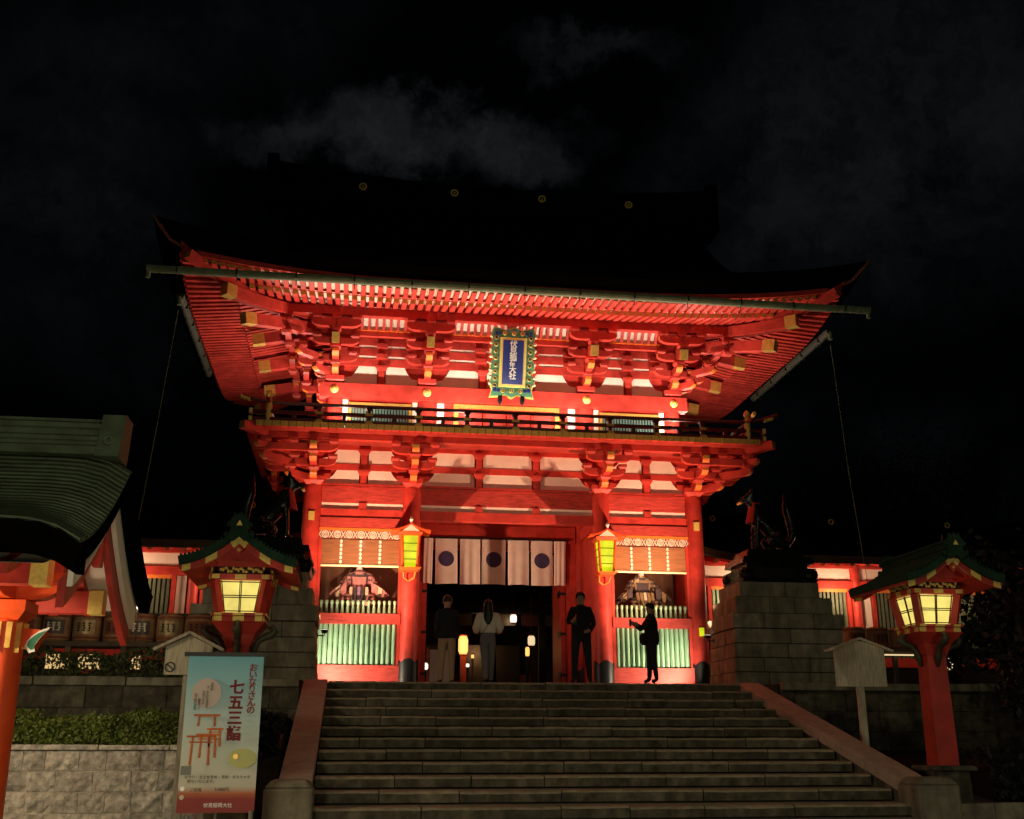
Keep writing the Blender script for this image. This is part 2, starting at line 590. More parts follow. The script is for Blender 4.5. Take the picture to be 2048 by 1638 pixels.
def text(name, body, loc, size, mats, parent, rx=90, rz=0, extrude=0.004, align='CENTER', bold=0.0, vertical=False, pitch=1.0, fit=None):
    cu = bpy.data.curves.new(name, 'FONT')
    cu.body = '\n'.join(body) if vertical else body
    cu.size = size
    cu.align_x = align
    cu.align_y = 'TOP' if vertical else 'CENTER'
    cu.space_line = pitch
    cu.extrude = extrude
    cu.offset = bold
    cu.resolution_u = 2
    o = bpy.data.objects.new(name, cu)
    COL.objects.link(o)
    dg = bpy.context.evaluated_depsgraph_get()
    me = bpy.data.meshes.new_from_object(o.evaluated_get(dg))
    bpy.data.objects.remove(o)
    me.materials.clear()
    me.materials.append(MATS[mats])
    S = Matrix.Identity(4)
    if fit:
        S = Matrix.Diagonal((fit, 1, 1, 1))
    me.transform(Matrix.Translation(loc) @ Matrix.Rotation(R(rz), 4, 'Z') @ Matrix.Rotation(R(rx), 4, 'X') @ S)
    return place(me, name, parent)

def skinned(name, joints, edges, matfn, mats, parent=None, sub=2, M=None):
    """one continuous body grown over a skeleton. joints: list of (pos, radius or (rx,ry))"""
    me = bpy.data.meshes.new(name)
    me.from_pydata([j[0] for j in joints], edges, [])
    o = bpy.data.objects.new(name, me)
    COL.objects.link(o)
    sk = o.modifiers.new('skin', 'SKIN')
    for i, j in enumerate(joints):
        r = j[1]
        me.skin_vertices[0].data[i].radius = (r, r) if not hasattr(r, '__len__') else r
        me.skin_vertices[0].data[i].use_root = (i == 0)
    sk.use_smooth_shade = True
    ss = o.modifiers.new('sub', 'SUBSURF')
    ss.levels = sub
    ss.render_levels = sub
    dg = bpy.context.evaluated_depsgraph_get()
    nm = bpy.data.meshes.new_from_object(o.evaluated_get(dg))
    bpy.data.objects.remove(o)
    nm.materials.clear()
    for m in mats:
        nm.materials.append(MATS[m])
    for p in nm.polygons:
        p.material_index = matfn(p.center)
        p.use_smooth = True
    if M is not None:
        nm.transform(M)
    return place(nm, name, parent)

def leaves(b, n, fn, size=0.06, mi=0, rg=rng):
    """n leaf-sized quads at points fn(); slightly folded"""
    for _ in range(n):
        c = Vector(fn())
        a = Vector((rg.gauss(0, 1), rg.gauss(0, 1), rg.gauss(0, 1))).normalized()
        t = a.cross(Vector((rg.gauss(0, 1), rg.gauss(0, 1), rg.gauss(0, 1)))).normalized()
        s = size*rg.uniform(0.6, 1.3)
        u = a.cross(t)*s*0.32
        t = t*s*0.6
        b.add([c-t, c+u, c+t, c-u], [(0, 1, 2, 3)], mi)
# ================================================================== TOWER GATE
GATE = thing('tower_gate', 'two-storey vermilion tower gate with sweeping dark roof, lit by floodlights', 'gate', (0, 2.4, 0))
CX, CI, CR = 4.74, 2.354, 0.225          # lower columns
UX, UI, UY, UB = 4.36, 2.05, 0.2, 4.6    # upper storey: columns and wall planes
G = GATE

# ---- lower columns with iron shoes
def column(x, y, r, z0, z1, shoe=True):
    b = MB()
    b.lathe([(r*1.0, z0), (r*1.02, (z0+z1)*0.4), (r, z1-0.12), (r*0.86, z1)], (x, y), 24)
    c = b.build('column', 'vermilion', G, smooth=True)
    if shoe:
        s = MB()
        n = 24
        vs = []
        for q, (rr, zz) in enumerate(((r+.03, z0), (r+.03, z0+.5), (r+.03, z0+.66), (r+.006, z0+.67))):
            for k in range(n):
                t = 2*math.pi*k/n
                lift = (0.10*abs(math.cos(2*t)) if q >= 2 else 0)
                vs.append((x+rr*math.cos(t), y+rr*math.sin(t), zz+lift))
        s.add(vs, [(i*n+k, i*n+(k+1) % n, (i+1)*n+(k+1) % n, (i+1)*n+k) for i in range(3) for k in range(n)])
        s.build('iron_shoe', 'black_iron', c, smooth=True)
    return c

lower_cols = {}
for x in (-CX, -CI, CI, CX):
    for y in (0, 2.4, 4.8):
        lower_cols[(x, y)] = column(x, y, CR, 0.0, 4.84)
for (x, y) in ((-CX, 0), (CX, 0)):
    ubox('number_plate', (x-.07, y-CR-.035, 3.95), (x+.07, y-CR-.004, 4.16), ('gold_leaf',), G)
ubox('number_plate', (CX-.06, -CR-.03, 1.36), (CX+.06, -CR-.004, 1.56), ('paper_yellow',), G)  # plate borrows the lantern paper material, so it glows without being a lamp

def beam(a, b, name='beam', m='vermilion'):
    return ubox(name, a, b, (m,), G)

bays = ((-CX, -CI), (-CI, CI), (CI, CX))
# ---- front frame, plane Y=0
for (x0, x1) in bays:
    e = CR*0.93
    beam((x0+e, -.055, 4.43), (x1-e, .13, 4.80), 'head_beam', 'old_vermilion')
    beam((x0+e, -.10, 4.05), (x1-e, .10, 4.27), 'tie_beam')
    n = 3 if x0 == -CI else 2
    for k in range(n):
        w = (x1-x0-2*e)/n
        ubox('plaster_panel', (x0+e+k*w+(.06 if k else 0), -.03, 4.27), (x0+e+(k+1)*w-(.06 if k < n-1 else 0), .03, 4.43), ('plaster',), G)
        if k:
            ubox('strut', (x0+e+k*w-.09, -.09, 4.272), (x0+e+k*w+.09, .07, 4.428), ('vermilion',), G)
beam((-CX-CR*.5, -.062, 4.80), (CX+CR*.5, .20, 4.842), 'plate_beam')
for (x0, x1) in (bays[0], bays[2]):
    e = CR*0.9
    a, c = x0+e, x1-e
    beam((a, -.14, 3.80), (c, .12, 4.05), 'waist_beam', 'old_vermilion')
    ubox('brass_trim', (a, -.15, 3.74), (c, -.05, 3.80), ('end_ochre',), G)
    # carved frieze of rings
    fr = ubox('frieze_panel', (a, -.09, 3.555), (c, -.05, 3.74), ('barrel_band',), G)
    n = 7
    for k in range(n):
        cx = a+(k+.5)*(c-a)/n
        b = MB()
        b.ring((cx, -.105, 3.648), .088, .020, 'y', 18, .03)
        b.ring((cx, -.105, 3.648), .050, .016, 'y', 14, .03)
        b.ball((cx, -.105, 3.648), (.018, .016, .018), 8, 5)
        b.build('frieze_ring', 'cord_white', G)
    for k in range(n+1):
        cx = a+k*(c-a)/n
        b = MB()
        for sg in (-1, 1):
            b.bar((cx-.05*sg, -.105, 3.565), (cx+.05*sg, -.105, 3.730), .018, .022, up=(0, 1, 0))
        b.build('frieze_cross', 'cord_white', G)
    # fence of the guardian bay
    beam((a, -.16, 1.54), (c, .10, 1.78), 'fence_rail', 'old_vermilion')
    beam((a, -.16, 0.0), (c, .14, 0.60), 'sill_beam', 'old_vermilion')
    ubox('frame_post', (a, -.12, .60), (a+.07, .08, 3.555), ('vermilion',), G)
    ubox('frame_post', (c-.07, -.12, .60), (c, .08, 3.555), ('vermilion',), G)
    n = 15
    for k in range(n):
        cx = a+.07+(k+.5)*(c-a-.14)/n
        d = .051
        M = Matrix.Translation((cx, -.03, 1.07)) @ Matrix.Rotation(R(rng.uniform(-4, 4)), 4, 'Z')
        if 'gbar' not in UNIT:
            q = MB()
            q.prism([(-d, -.01), (-.012, -d), (.012, -d), (d, -.01), (d, .03), (-d, .03)], 'z', -.47, .47)
            UNIT['gbar'] = q.mesh('grille_bar', 'grille_green')
            q = MB()
            q.lathe([(.040, 0), (.042, .02), (.030, .17), (.022, .20), (.030, .225), (.040, .25), (.040, .29), (.028, .315)], (0, 0), 12)
            UNIT['balu'] = q.mesh('baluster', 'grille_green', smooth=True)
        place(UNIT['gbar'], 'grille_bar', G, M)
        place(UNIT['balu'], 'baluster', G, Matrix.Translation((cx, -.04, 1.782)))
    # niche: back wall, side walls, ceiling, floor
    ubox('niche_back', (x0+.10, 1.62, 0), (x1-.10, 1.68, 3.9), ('niche_wall',), G)
    ubox('niche_ceiling', (x0+.10, .14, 3.45), (x1-.10, 1.62, 3.50), ('niche_wall',), G)
    ubox('niche_floor', (x0+.10, .14, 1.10), (x1-.10, 1.62, 1.16), ('wood_dark',), G)
    for xx in (x0, x1):
        ubox('side_wall', (xx-.05, .20, 0), (xx+.05, 2.2, 4.05), ('vermilion',), G)
        ubox('side_beam', (xx-.10, .20, 4.05), (xx+.10, 4.6, 4.35), ('vermilion',), G)

# ---- middle plane Y=2.4: door frame
for s in (-1, 1):
    beam((s*1.92, 2.28, 0), (s*(CI-CR*.9), 2.52, 3.98), 'door_jamb')
    leaf_ = beam((s*1.78, 2.5, .12), (s*1.90, 3.75, 3.9), 'door_leaf')
    for z in (.55, 1.6, 2.65):
        ubox('hinge', (s*1.75, 2.46, z), (s*1.93, 2.53, z+.07), ('black_iron',), leaf_)
        ubox('hinge', (s*1.765, 2.53, z-.05), (s*1.775, 2.9, z+.12), ('black_iron',), leaf_)
beam((-CI+.2, 2.22, 3.98), (CI-.2, 2.58, 4.42), 'lintel')
beam((-CI+.2, 2.26, 4.42), (CI-.2, 2.54, 4.83), 'lintel_wall')
for (x0, x1) in (bays[0], bays[2]):
    beam((x0+.2, 2.36, 0), (x1-.2, 2.44, 4.8), 'rear_wall')
for x in (-CX, CX):
    beam((x-.04, .2, 0), (x+.04, 4.6, 4.8), 'side_wall')
    beam((x-.13, .2, 4.43), (x+.13, 4.6, 4.80), 'head_beam')
beam((-CX, -.1, 4.86), (CX, 4.9, 4.90), 'passage_ceiling', 'vermilion')
beam((-CX, 4.72, 4.2), (CX, 4.88, 4.84), 'rear_beam')

# ---- frieze of plaster panels between lower brackets
def frieze(x0, x1, y, z0, z1, n, name='plaster_panel', notch=.34, ztop=None):
    """panels with the shoulders cut where the bracket arms spring"""
    w = (x1-x0)/n
    h = z1-z0
    for k in range(n):
        a, c = x0+k*w, x0+(k+1)*w
        L, Rr = (k == 0), (k == n-1)
        poly = []
        la = a if L else a+.11
        ra = c if Rr else c-.11
        def shoulder(xs, sg):
            return [(xs, z0), (xs, z0+.13*h/.34), (xs+sg*notch*.55, z0+.16*h/.34), (xs+sg*notch*.82, z0+.25*h/.34), (xs+sg*notch, z1)]
        def plain(xs, sg):
            return [(xs, z0), (xs, z1-.06), (xs+sg*.06, z1)]
        lp = shoulder(la, 1) if L else plain(la, 1)
        rp = shoulder(ra, -1) if Rr else plain(ra, -1)
        poly = lp + rp[::-1]
        b = MB()
        b.prism(poly, 'y', y-.012, y+.02)
        b.build(name, 'plaster', G)
        if k:
            s = MB()
            s.box((a-.075, y-.07, z0), (a+.075, y+.02, z1-.13))
            s.frust((a, y-.05), .17, .27, z1-.13, z1-.05, d0=.14, d1=.18)
            s.box((a-.135, y-.14, z1-.05), (a+.135, y+.02, z1))
            s.build('frieze_strut', 'vermilion', G)

beam((-CX-.1, .03, 4.845), (CX+.1, .10, 5.95), 'frieze_back')
for i, (x0, x1) in enumerate(bays):
    n = 3 if i == 1 else 2
    frieze(x0+.20, x1-.20, -.02, 4.85, 5.245, n)
    beam((x0, -.050, 5.245), (x1, .03, 5.40), 'through_beam')
    frieze(x0+.20, x1-.20, -.02, 5.40, 5.755, n)
    beam((x0, -.08, 5.755), (x1, .03, 5.93), 'through_beam')

# ---- bracket sets
def block(b, c, z, w=.25, h=.13, mi=0):
    b.frust(c, w*.68, w, z, z+h*.45, mi)
    b.box((c[0]-w/2, c[1]-w/2, z+h*.45), (c[0]+w/2, c[1]+w/2, z+h), mi)

def arm_poly(L0, L1, z0, z1, cut=.16):
    """side view of a bracket arm reaching from L0 to L1 with a rising, rounded end"""
    h = z1-z0
    return [(L0, z0), (L1-cut, z0), (L1-cut*.55, z0+h*.10), (L1-cut*.2, z0+h*.32), (L1, z0+h*.55), (L1, z1), (L0, z1)]

def arm_out(b, o, d, L0, L1, z0, z1, w=.16, cut=.16, och=(1, 2, 3, 4)):
    """arm from o along unit d (xy), end face in material 1"""
    d = Vector((d[0], d[1], 0)).normalized()
    r = Vector((-d.y, d.x, 0))
    o = Vector((o[0], o[1], 0))
    P = arm_poly(L0, L1, z0, z1, cut)
    n = len(P)
    vs = []
    for sg in (-1, 1):
        for u, z in P:
            p = o+d*u+r*(sg*w/2)
            vs.append((p.x, p.y, z))
    fs = [tuple(range(n))[::-1], tuple(range(n, 2*n))]
    ms = [0, 0]
    for i in range(n):
        j = (i+1) % n
        fs.append((i, j, n+j, n+i))
        ms.append(1 if i in och else 0)
    b.add(vs, fs, ms)

def arm_across(b, c, t, half, z0, z1, w=.15, cut=.22):
    """arm lying across, both ends rounded; c=(x,y), t=unit direction"""
    t = Vector((t[0], t[1], 0)).normalized()
    arm_out(b, c, (t.x, t.y), -.01, half, z0, z1, w, cut, (4,))
    arm_out(b, c, (-t.x, -t.y), -.01, half, z0, z1, w, cut, (4,))

BM = ['vermilion', 'end_ochre', 'gold']
def low_set(x, y, d, corner=False, daito=True):
    """three tiers stepping out under the balcony. d = outward direction"""
    e = empty('bracket_set', parent=G)
    d = Vector((d[0], d[1], 0))
    k = d.length
    d = d.normalized()
    t = Vector((-d.y, d.x, 0))
    def P(u):
        return (x+d.x*u, y+d.y*u)
    b = MB()
    if daito:
        block(b, (x, y), 4.84, .50, .20)
        b.build('bearing_block', 'vermilion', e)
    b = MB()
    arm_out(b, (x, y), d, 0, .62*k, 4.93, 5.09)
    b.build('bracket_arm', BM, e)
    b = MB()
    block(b, P(.55*k), 5.09, .26, .12)
    b.build('bearing_block', 'vermilion', e)
    b = MB()
    arm_out(b, (x, y), d, 0, 1.18*k, 5.19, 5.35)
    b.build('bracket_arm', BM, e)
    b = MB()
    block(b, P(1.1*k), 5.35, .26, .11)
    b.build('bearing_block', 'vermilion', e)
    if not corner:
        b = MB()
        arm_across(b, P(.55), t, .52, 5.20, 5.37)
        for q in (-.44, .44):
            block(b, (P(.55)[0]+t.x*q, P(.55)[1]+t.y*q), 5.37, .22, .11)
        b.build('cross_arm', BM, e)
        b = MB()
        arm_across(b, P(1.1), t, .56, 5.42, 5.58)
        for q in (-.46, 0, .46):
            block(b, (P(1.1)[0]+t.x*q, P(1.1)[1]+t.y*q), 5.58, .22, .13)
        b.build('cross_arm', BM, e)
        b = MB()
        arm_across(b, (x, y), t, .40, 4.98, 5.14, cut=.2)
        b.build('wall_arm', BM, e)
        b = MB()
        arm_out(b, (x, y), d, .9, 1.30, 5.44, 5.60, .17, .10)
        b.box((P(1.305)[0]-.07*abs(t.x)-.01, P(1.305)[1]-.07*abs(t.y)-.01, 5.545), (P(1.305)[0]+.07*abs(t.x)+.01, P(1.305)[1]+.07*abs(t.y)+.01, 5.615), 2)
        b.build('bracket_nose', BM, e)
    else:
        b = MB()
        arm_out(b, (x, y), d, 0, 1.32*k, 5.44, 5.58, .17, .12)
        block(b, P(1.1*k), 5.58, .26, .13)
        b.build('bracket_arm', BM, e)
    return e

for x in (-CX, -CI, CI, CX):
    low_set(x, 0, (0, -1))
for s in (-1, 1):
    low_set(s*CX, 0, (s, 0), daito=False)
    low_set(s*CX, 2.4, (s, 0))
    low_set(s*CX, 4.8, (s, 0))
    low_set(s*CX, 0, (s, -1), True, False)
    # cross arms of the corner running out past it
    b = MB()
    arm_out(b, (s*CX, -1.1), (s, 0), .4, 1.42, 5.42, 5.58)
    block(b, (s*(CX+1.1), -1.1), 5.58, .24, .13)
    b.build('cross_arm', BM, G)
    b = MB()
    arm_out(b, (s*CX, -.55), (s, 0), .3, 1.15, 5.20, 5.37)
    block(b, (s*(CX+.55), -.55), 5.37, .24, .11)
    b.build('cross_arm', BM, G)
# balcony purlins
for yy in (-1.1,):
    beam((-CX-1.3, yy-.08, 5.71), (CX+1.3, yy+.08, 5.85), 'balcony_purlin')
for s in (-1, 1):
    beam((s*(CX+1.1)-.08, -1.02, 5.71), (s*(CX+1.1)+.08, 6.2, 5.85), 'balcony_purlin')
    b = MB()
    b.bar((s*(CX+.6), -.6, 5.74), (s*(CX+1.62), -1.62, 5.86), .20, .18, 0, 1)
    b.build('corner_beam', ['vermilion', 'gold'], G)
# ---- balcony floor
fl = empty('balcony_floor', parent=G)
n = 66
X0, X1 = -6.05, 6.05
for k in range(n):
    a = X0+(X1-X0)*k/n
    c = X0+(X1-X0)*(k+1)/n-.012
    p = ubar('plank', ((a+c)/2, .9, 5.925), ((a+c)/2, -1.58, 5.925), c-a, .13, ('vermilion', 'gold'), fl)
for s in (-1, 1):
    n = 34
    for k in range(n):
        a = .92+k*(6.3-.92)/n
        ubar('plank', (s*4.2, a+.08, 5.925), (s*6.3, a+.08, 5.925), .145, .13, ('vermilion', 'gold'), fl)
    for k in range(14):
        a = -1.5+k*.172
        ubar('plank', (s*6.06, a+.08, 5.925), (s*6.3, a+.08, 5.925), .155, .13, ('vermilion', 'gold'), fl)
    ubox('floor_edge', (s*6.02, -1.50, 5.862), (s*6.32, 6.3, 5.90), ('vermilion',), fl)
ubox('soffit_board', (-5.9, -1.45, 5.855), (5.9, .1, 5.862), ('soffit_red_shade',), fl)
# ---- railing
rl = empty('balcony_railing', parent=G)
RX, RY = 5.80, -1.40
b = MB()
for (h, z, w) in ((.10, 6.05, .12), (.07, 6.245, .11)):
    b.box((-RX-.42, RY-w/2, z-h/2), (RX+.42, RY+w/2, z+h/2))
    for s in (-1, 1):
        b.box((s*RX-w/2, RY+w/2, z-h/2-.002), (s*RX+w/2, 6.2, z+h/2-.002))
b.build('rail', 'rail_lacquer', rl)
pts = [(-RX-.62+i*.2, RY, 6.46+.16*max(0, (abs(-RX-.62+i*.2)-RX+.35)/.97)**2) for i in range(int((2*RX+1.24)/.2)+2)]
b = MB()
b.tube(pts, .045, 8)
for s in (-1, 1):
    b.tube([(s*RX, RY-.5, 6.54), (s*RX, RY-.2, 6.475), (s*RX, RY+.2, 6.46), (s*RX, 6.2, 6.46)], .045, 8)
b.build('top_rail', 'rail_lacquer', rl, smooth=True)
for s in (-1, 1):
    for (p, q) in (((s*(RX+.44), RY, 6.53), (s*(RX+.66), RY, 6.60)), ((s*RX, RY-.40, 6.52), (s*RX, RY-.53, 6.55))):
        b = MB()
        b.tube([p, q], .052, 8)
        b.build('rail_cap', 'gold_leaf', rl)
    for z in (6.05, 6.245):
        ubox('rail_cap', (s*(RX+.36), RY-.075, z-.06), (s*(RX+.44), RY+.075, z+.06), ('gold_leaf',), rl)
    b = MB()
    b.lathe([(.07, 5.99), (.075, 6.42), (.075, 6.50), (.09, 6.52), (.05, 6.55), (.04, 6.58), (.07, 6.62), (.085, 6.67), (.06, 6.73), (.01, 6.78)], (s*RX, RY), 14)
    b.build('corner_post', 'gold_leaf', rl, smooth=True)
for i in range(11):
    x = -RX+i*2*RX/10
    if 0 < i < 10:
        ubox('rail_post', (x-.05, RY-.05, 6.10), (x+.05, RY+.05, 6.21), ('rail_lacquer',), rl)
        b = MB()
        b.box((x-.045, RY-.045, 6.28), (x+.045, RY+.045, 6.42))
        b.frust((x, RY), .10, .17, 6.36, 6.42)
        b.build('rail_strut', 'rail_lacquer', rl)
        b = MB()
        poly = [(x+.10*math.cos(t), 6.0+.10*math.sin(t)) for t in [math.pi*k/8 for k in range(9)]]
        b.prism(poly, 'y', RY-.075, RY-.062)
        b.build('rail_plate', 'gold', rl)
        b = MB()
        b.box((x-.09, RY-.07, 6.215), (x+.09, RY-.058, 6.275))
        b.build('rail_plate', 'gold', rl)
    if i < 10:
        xm = x+RX/10
        ubox('rail_post', (xm-.045, RY-.045, 6.10), (xm+.045, RY+.045, 6.21), ('rail_lacquer',), rl)
for s in (-1, 1):
    for k in range(6):
        yy = RY+1.2*(k+1)
        ubox('rail_post', (s*RX-.05, yy-.05, 6.10), (s*RX+.05, yy+.05, 6.42), ('rail_lacquer',), rl)

# ---- upper storey body
for x in (-UX, -UI, UI, UX):
    for y in (UY, UB):
        b = MB()
        b.lathe([(.20, 5.99), (.20, 7.4), (.17, 7.5)], (x, y), 22)
        b.build('column', 'vermilion', G, smooth=True)
beam((-UX, UY, 5.99), (UX, UY+.08, 7.2), 'upper_wall')
for s in (-1, 1):
    beam((s*UX-.06, UY+.1, 5.99), (s*UX+.06, UB, 9.3), 'upper_wall')
    beam((s*UX-.2, -.02, 7.12), (s*UX+.2, UB+.2, 7.48), 'long_beam')
ln = beam((-UX-.36, -.05, 7.12), (UX+.36, .25, 7.485), 'long_beam')
for x in (-UX, -UI, UI, UX):
    b = MB()
    b.lathe([(.105, 0), (.105, .015), (.075, .03), (.06, .055), (.02, .07)], (0, 0), 16)
    me = b.mesh('stud', 'gold_leaf', smooth=True)
    place(me, 'gold_stud', G, Matrix.Translation((x, -.05, 7.31)) @ Matrix.Rotation(R(90), 4, 'X'))
beam((-UX-.3, -.02, 6.0), (UX+.3, .28, 6.16), 'floor_sill')
# windows and doors
for s in (-1, 1):
    a, c = sorted((s*(UI+.42), s*(UX-.42)))
    w = empty('lattice_window', parent=G)
    b = MB()
    b.box((a-.05, UY-.09, 6.98), (c+.05, UY+.0, 7.04))
    b.box((a-.05, UY-.09, 6.20), (a+.02, UY+.0, 6.98))
    b.box((c-.02, UY-.09, 6.20), (c+.05, UY+.0, 6.98))
    b.build('window_frame', 'gold', w)
    ubox('window_back', (a, UY-.02, 6.2), (c, UY+.004, 6.98), ('wood_dark',), w)
    n = 19
    for k in range(n):
        x = a+.03+(k+.5)*(c-a-.06)/n
        ubox('window_bar', (x-.019, UY-.075, 6.2), (x+.019, UY-.035, 6.97), ('window_teal',), w)
    for q in (a-.20, c+.07):
        ubox('plaster_panel', (q, UY-.03, 6.2), (q+.13+.0, UY+.01, 7.115), ('plaster',), G)
    # plaster strip next to the inner column
    q = s*(UI-.36)
    ubox('plaster_panel', (q-.09, UY-.03, 6.2), (q+.09, UY+.01, 7.115), ('plaster',), G)
d = empty('door', parent=G)
b = MB()
b.box((-1.36, UY-.10, 7.0), (1.36, UY, 7.10))
b.box((-1.36, UY-.10, 6.2), (-1.24, UY, 7.0))
b.box((1.24, UY-.10, 6.2), (1.36, UY, 7.0))
b.build('door_frame', 'gold', d)
for k in range(4):
    x = -1.24+k*.62
    ubox('door_leaf', (x+.012, UY-.06, 6.2), (x+.608, UY-.0, 7.0), ('vermilion',), d)
    ubox('door_panel', (x+.09, UY-.075, 6.3), (x+.53, UY-.055, 6.92), ('old_vermilion',), d)

# ---- frieze above the long beam
beam((-UX-.1, UY+.03, 7.4), (UX+.1, UY+.10, 9.35), 'frieze_back')
ub = ((-UX, -UI), (-UI, UI), (UI, UX))
for i, (x0, x1) in enumerate(ub):
    n = 2
    if i == 1:
        frieze(x0+.18, x1-.18, UY, 7.49, 8.03, 3, notch=.4)
    else:
        frieze(x0+.18, x1-.18, UY, 7.49, 8.03, 2, notch=.4)
    for z in (8.03, 8.31, 8.59):
        beam((x0, UY-.045, z), (x1, UY+.03, z+.20), 'through_beam')
    for z in (8.23, 8.51):
        ubox('plaster_strip', (x0+.3, UY-.025, z), (x1-.3, UY+.025, z+.08), ('plaster',), G)
        for k in range(1, (3 if i == 1 else 2)):
            xm = x0+(x1-x0)*k/(3 if i == 1 else 2)
            ubox('strut_block', (xm-.14, UY-.15, z), (xm+.14, UY, z+.11), ('vermilion',), G)
        for xs in (x0+.42, x1-.42):
            ubox('strut_block', (xs-.14, UY-.15, z), (xs+.14, UY, z+.11), ('vermilion',), G)

def up_set(x, y, d, corner=False, daito=True, tail=True):
    e = empty('bracket_set', parent=G)
    d = Vector((d[0], d[1], 0))
    k = d.length
    d = d.normalized()
    t = Vector((-d.y, d.x, 0))
    def P(u, q=0):
        return (x+d.x*u+t.x*q, y+d.y*u+t.y*q)
    b = MB()
    if daito:
        block(b, (x, y), 7.49, .46, .20)
        b.build('bearing_block', 'vermilion', e)
    b = MB()
    arm_out(b, (x, y), d, 0, .52*k, 7.70, 7.87)
    b.build('bracket_arm', BM, e)
    b = MB()
    block(b, P(.42*k), 7.87, .25, .11)
    b.build('bearing_block', 'vermilion', e)
    b = MB()
    arm_out(b, (x, y), d, 0, .94*k, 7.99, 8.15)
    b.build('bracket_arm', BM, e)
    b = MB()
    block(b, P(.82*k), 8.15, .25, .11)
    b.build('bearing_block', 'vermilion', e)
    if tail:
        # tail rafter, falling outwards, gilt end
        b = MB()
        L = 2.12*k if corner else 1.38
        a0, a1 = P(0), P(L)
        p0 = Vector((a0[0], a0[1], 8.92 if corner else 8.72))
        p1 = Vector((a1[0], a1[1], 8.34 if corner else 8.26))
        b.bar(p0, p1, .20 if corner else .17, .27 if corner else .25, 0, 2)
        b.build('tail_rafter', BM, e)
        q = p1-(p1-p0).normalized()*(.32 if corner else .14)
        b = MB()
        b.bar(q, p1+(p1-p0).normalized()*.006, .212 if corner else .182, .282 if corner else .262)
        b.build('tail_cap', 'gold', e)
    if not corner:
        b = MB()
        arm_across(b, P(.42), t, .52, 7.98, 8.14)
        for u in (-.42, .42):
            block(b, P(.42, u), 8.14, .22, .10)
        b.build('cross_arm', BM, e)
        b = MB()
        arm_across(b, P(.82), t, .56, 8.28, 8.44)
        for u in (-.46, .46):
            block(b, P(.82, u), 8.44, .22, .09)
        b.build('cross_arm', BM, e)
        b = MB()
        block(b, P(1.2), 8.48, .24, .12)
        arm_across(b, P(1.2), t, .60, 8.60, 8.78)
        for u in (-.48, 0, .48):
            block(b, P(1.2, u), 8.78, .22, .12)
        b.build('cross_arm', BM, e)
    else:
        b = MB()
        block(b, P(1.2*k), 8.36, .28, .12)
        b.build('bearing_block', 'vermilion', e)
        b = MB()
        arm_out(b, (x, y), d, .9*k, 1.36*k, 8.48, 8.64, .20)
        b.build('bracket_arm', BM, e)
        b = MB()
        block(b, P(1.2*k), 8.64, .28, .12)
        block(b, P(1.2*k), 8.76, .30, .13)
        b.build('bearing_block', BM, e)
    return e

for x in (-UX, -UI, UI, UX):
    up_set(x, UY, (0, -1))
for s in (-1, 1):
    up_set(s*UX, UY, (s, -1), True, False)
    for yy in (UY, 2.4, UB):
        up_set(s*UX, yy, (s, 0), daito=(yy != UY), tail=False)
    # long tails on the sides as seen under the eaves
    for yy in (UY+.05, 2.3, 4.4):
        b = MB()
        p0 = Vector((s*(UX+.2), yy, 8.95))
        p1 = Vector((s*6.46, yy, 8.60))
        b.bar(p0, p1, .18, .27, 0, 1)
        o = b.build('tail_rafter', ['vermilion', 'gold'], G)
        b = MB()
        b.bar(p1-(p1-p0).normalized()*.30, p1+(p1-p0).normalized()*.008, .192, .282)
        b.build('tail_cap', 'gold', o)
# purlins on the third step
PU = 1.2
beam((-UX-PU-.42, UY-PU-.09, 8.90), (UX+PU+.42, UY-PU+.09, 9.12), 'eave_purlin')
beam((-UX-.9, UY-.82-.06, 8.53), (UX+.9, UY-.82+.06, 8.66), 'inner_purlin')
for s in (-1, 1):
    beam((s*(UX+PU)-.09, UY-PU+.1, 8.90), (s*(UX+PU)+.09, UB+PU+.3, 9.12), 'eave_purlin')
    beam((s*(UX+.82)-.06, UY-.7, 8.53), (s*(UX+.82)+.06, UB+.8, 8.66), 'inner_purlin')
# ribbed cove between second and third step
for (a, c) in ((-UX+.62, -UI-.62), (-UI+.62, UI-.62), (UI+.62, UX-.62)):
    n = max(6, round((c-a)/.165))
    def cv(v):
        return (UY-.88-.24*v, 8.68+.25*math.sin(v*1.45))
    b = MB()
    b.grid(lambda u, v: (a+(c-a)*u, cv(v)[0]+.03, cv(v)[1]+.03), 1, 5)
    b.build('cove_panel', 'plaster', G)
    for k in range(n+1):
        x = a+(c-a)*k/n
        b = MB()
        for j in range(4):
            p, q = cv(j/4), cv((j+1)/4)
            b.bar((x, p[0], p[1]), (x, q[0], q[1]), .068, .05, up=(0, -1, 0))
        b.build('cove_rib', 'vermilion', G)
    beam((a-.12, UY-.905, 8.66), (c+.12, UY-.86, 8.70), 'cove_trim', 'end_ochre')
    beam((a+.08, UY-1.14, 8.915), (c-.08, UY-1.10, 8.955), 'cove_trim', 'end_ochre')

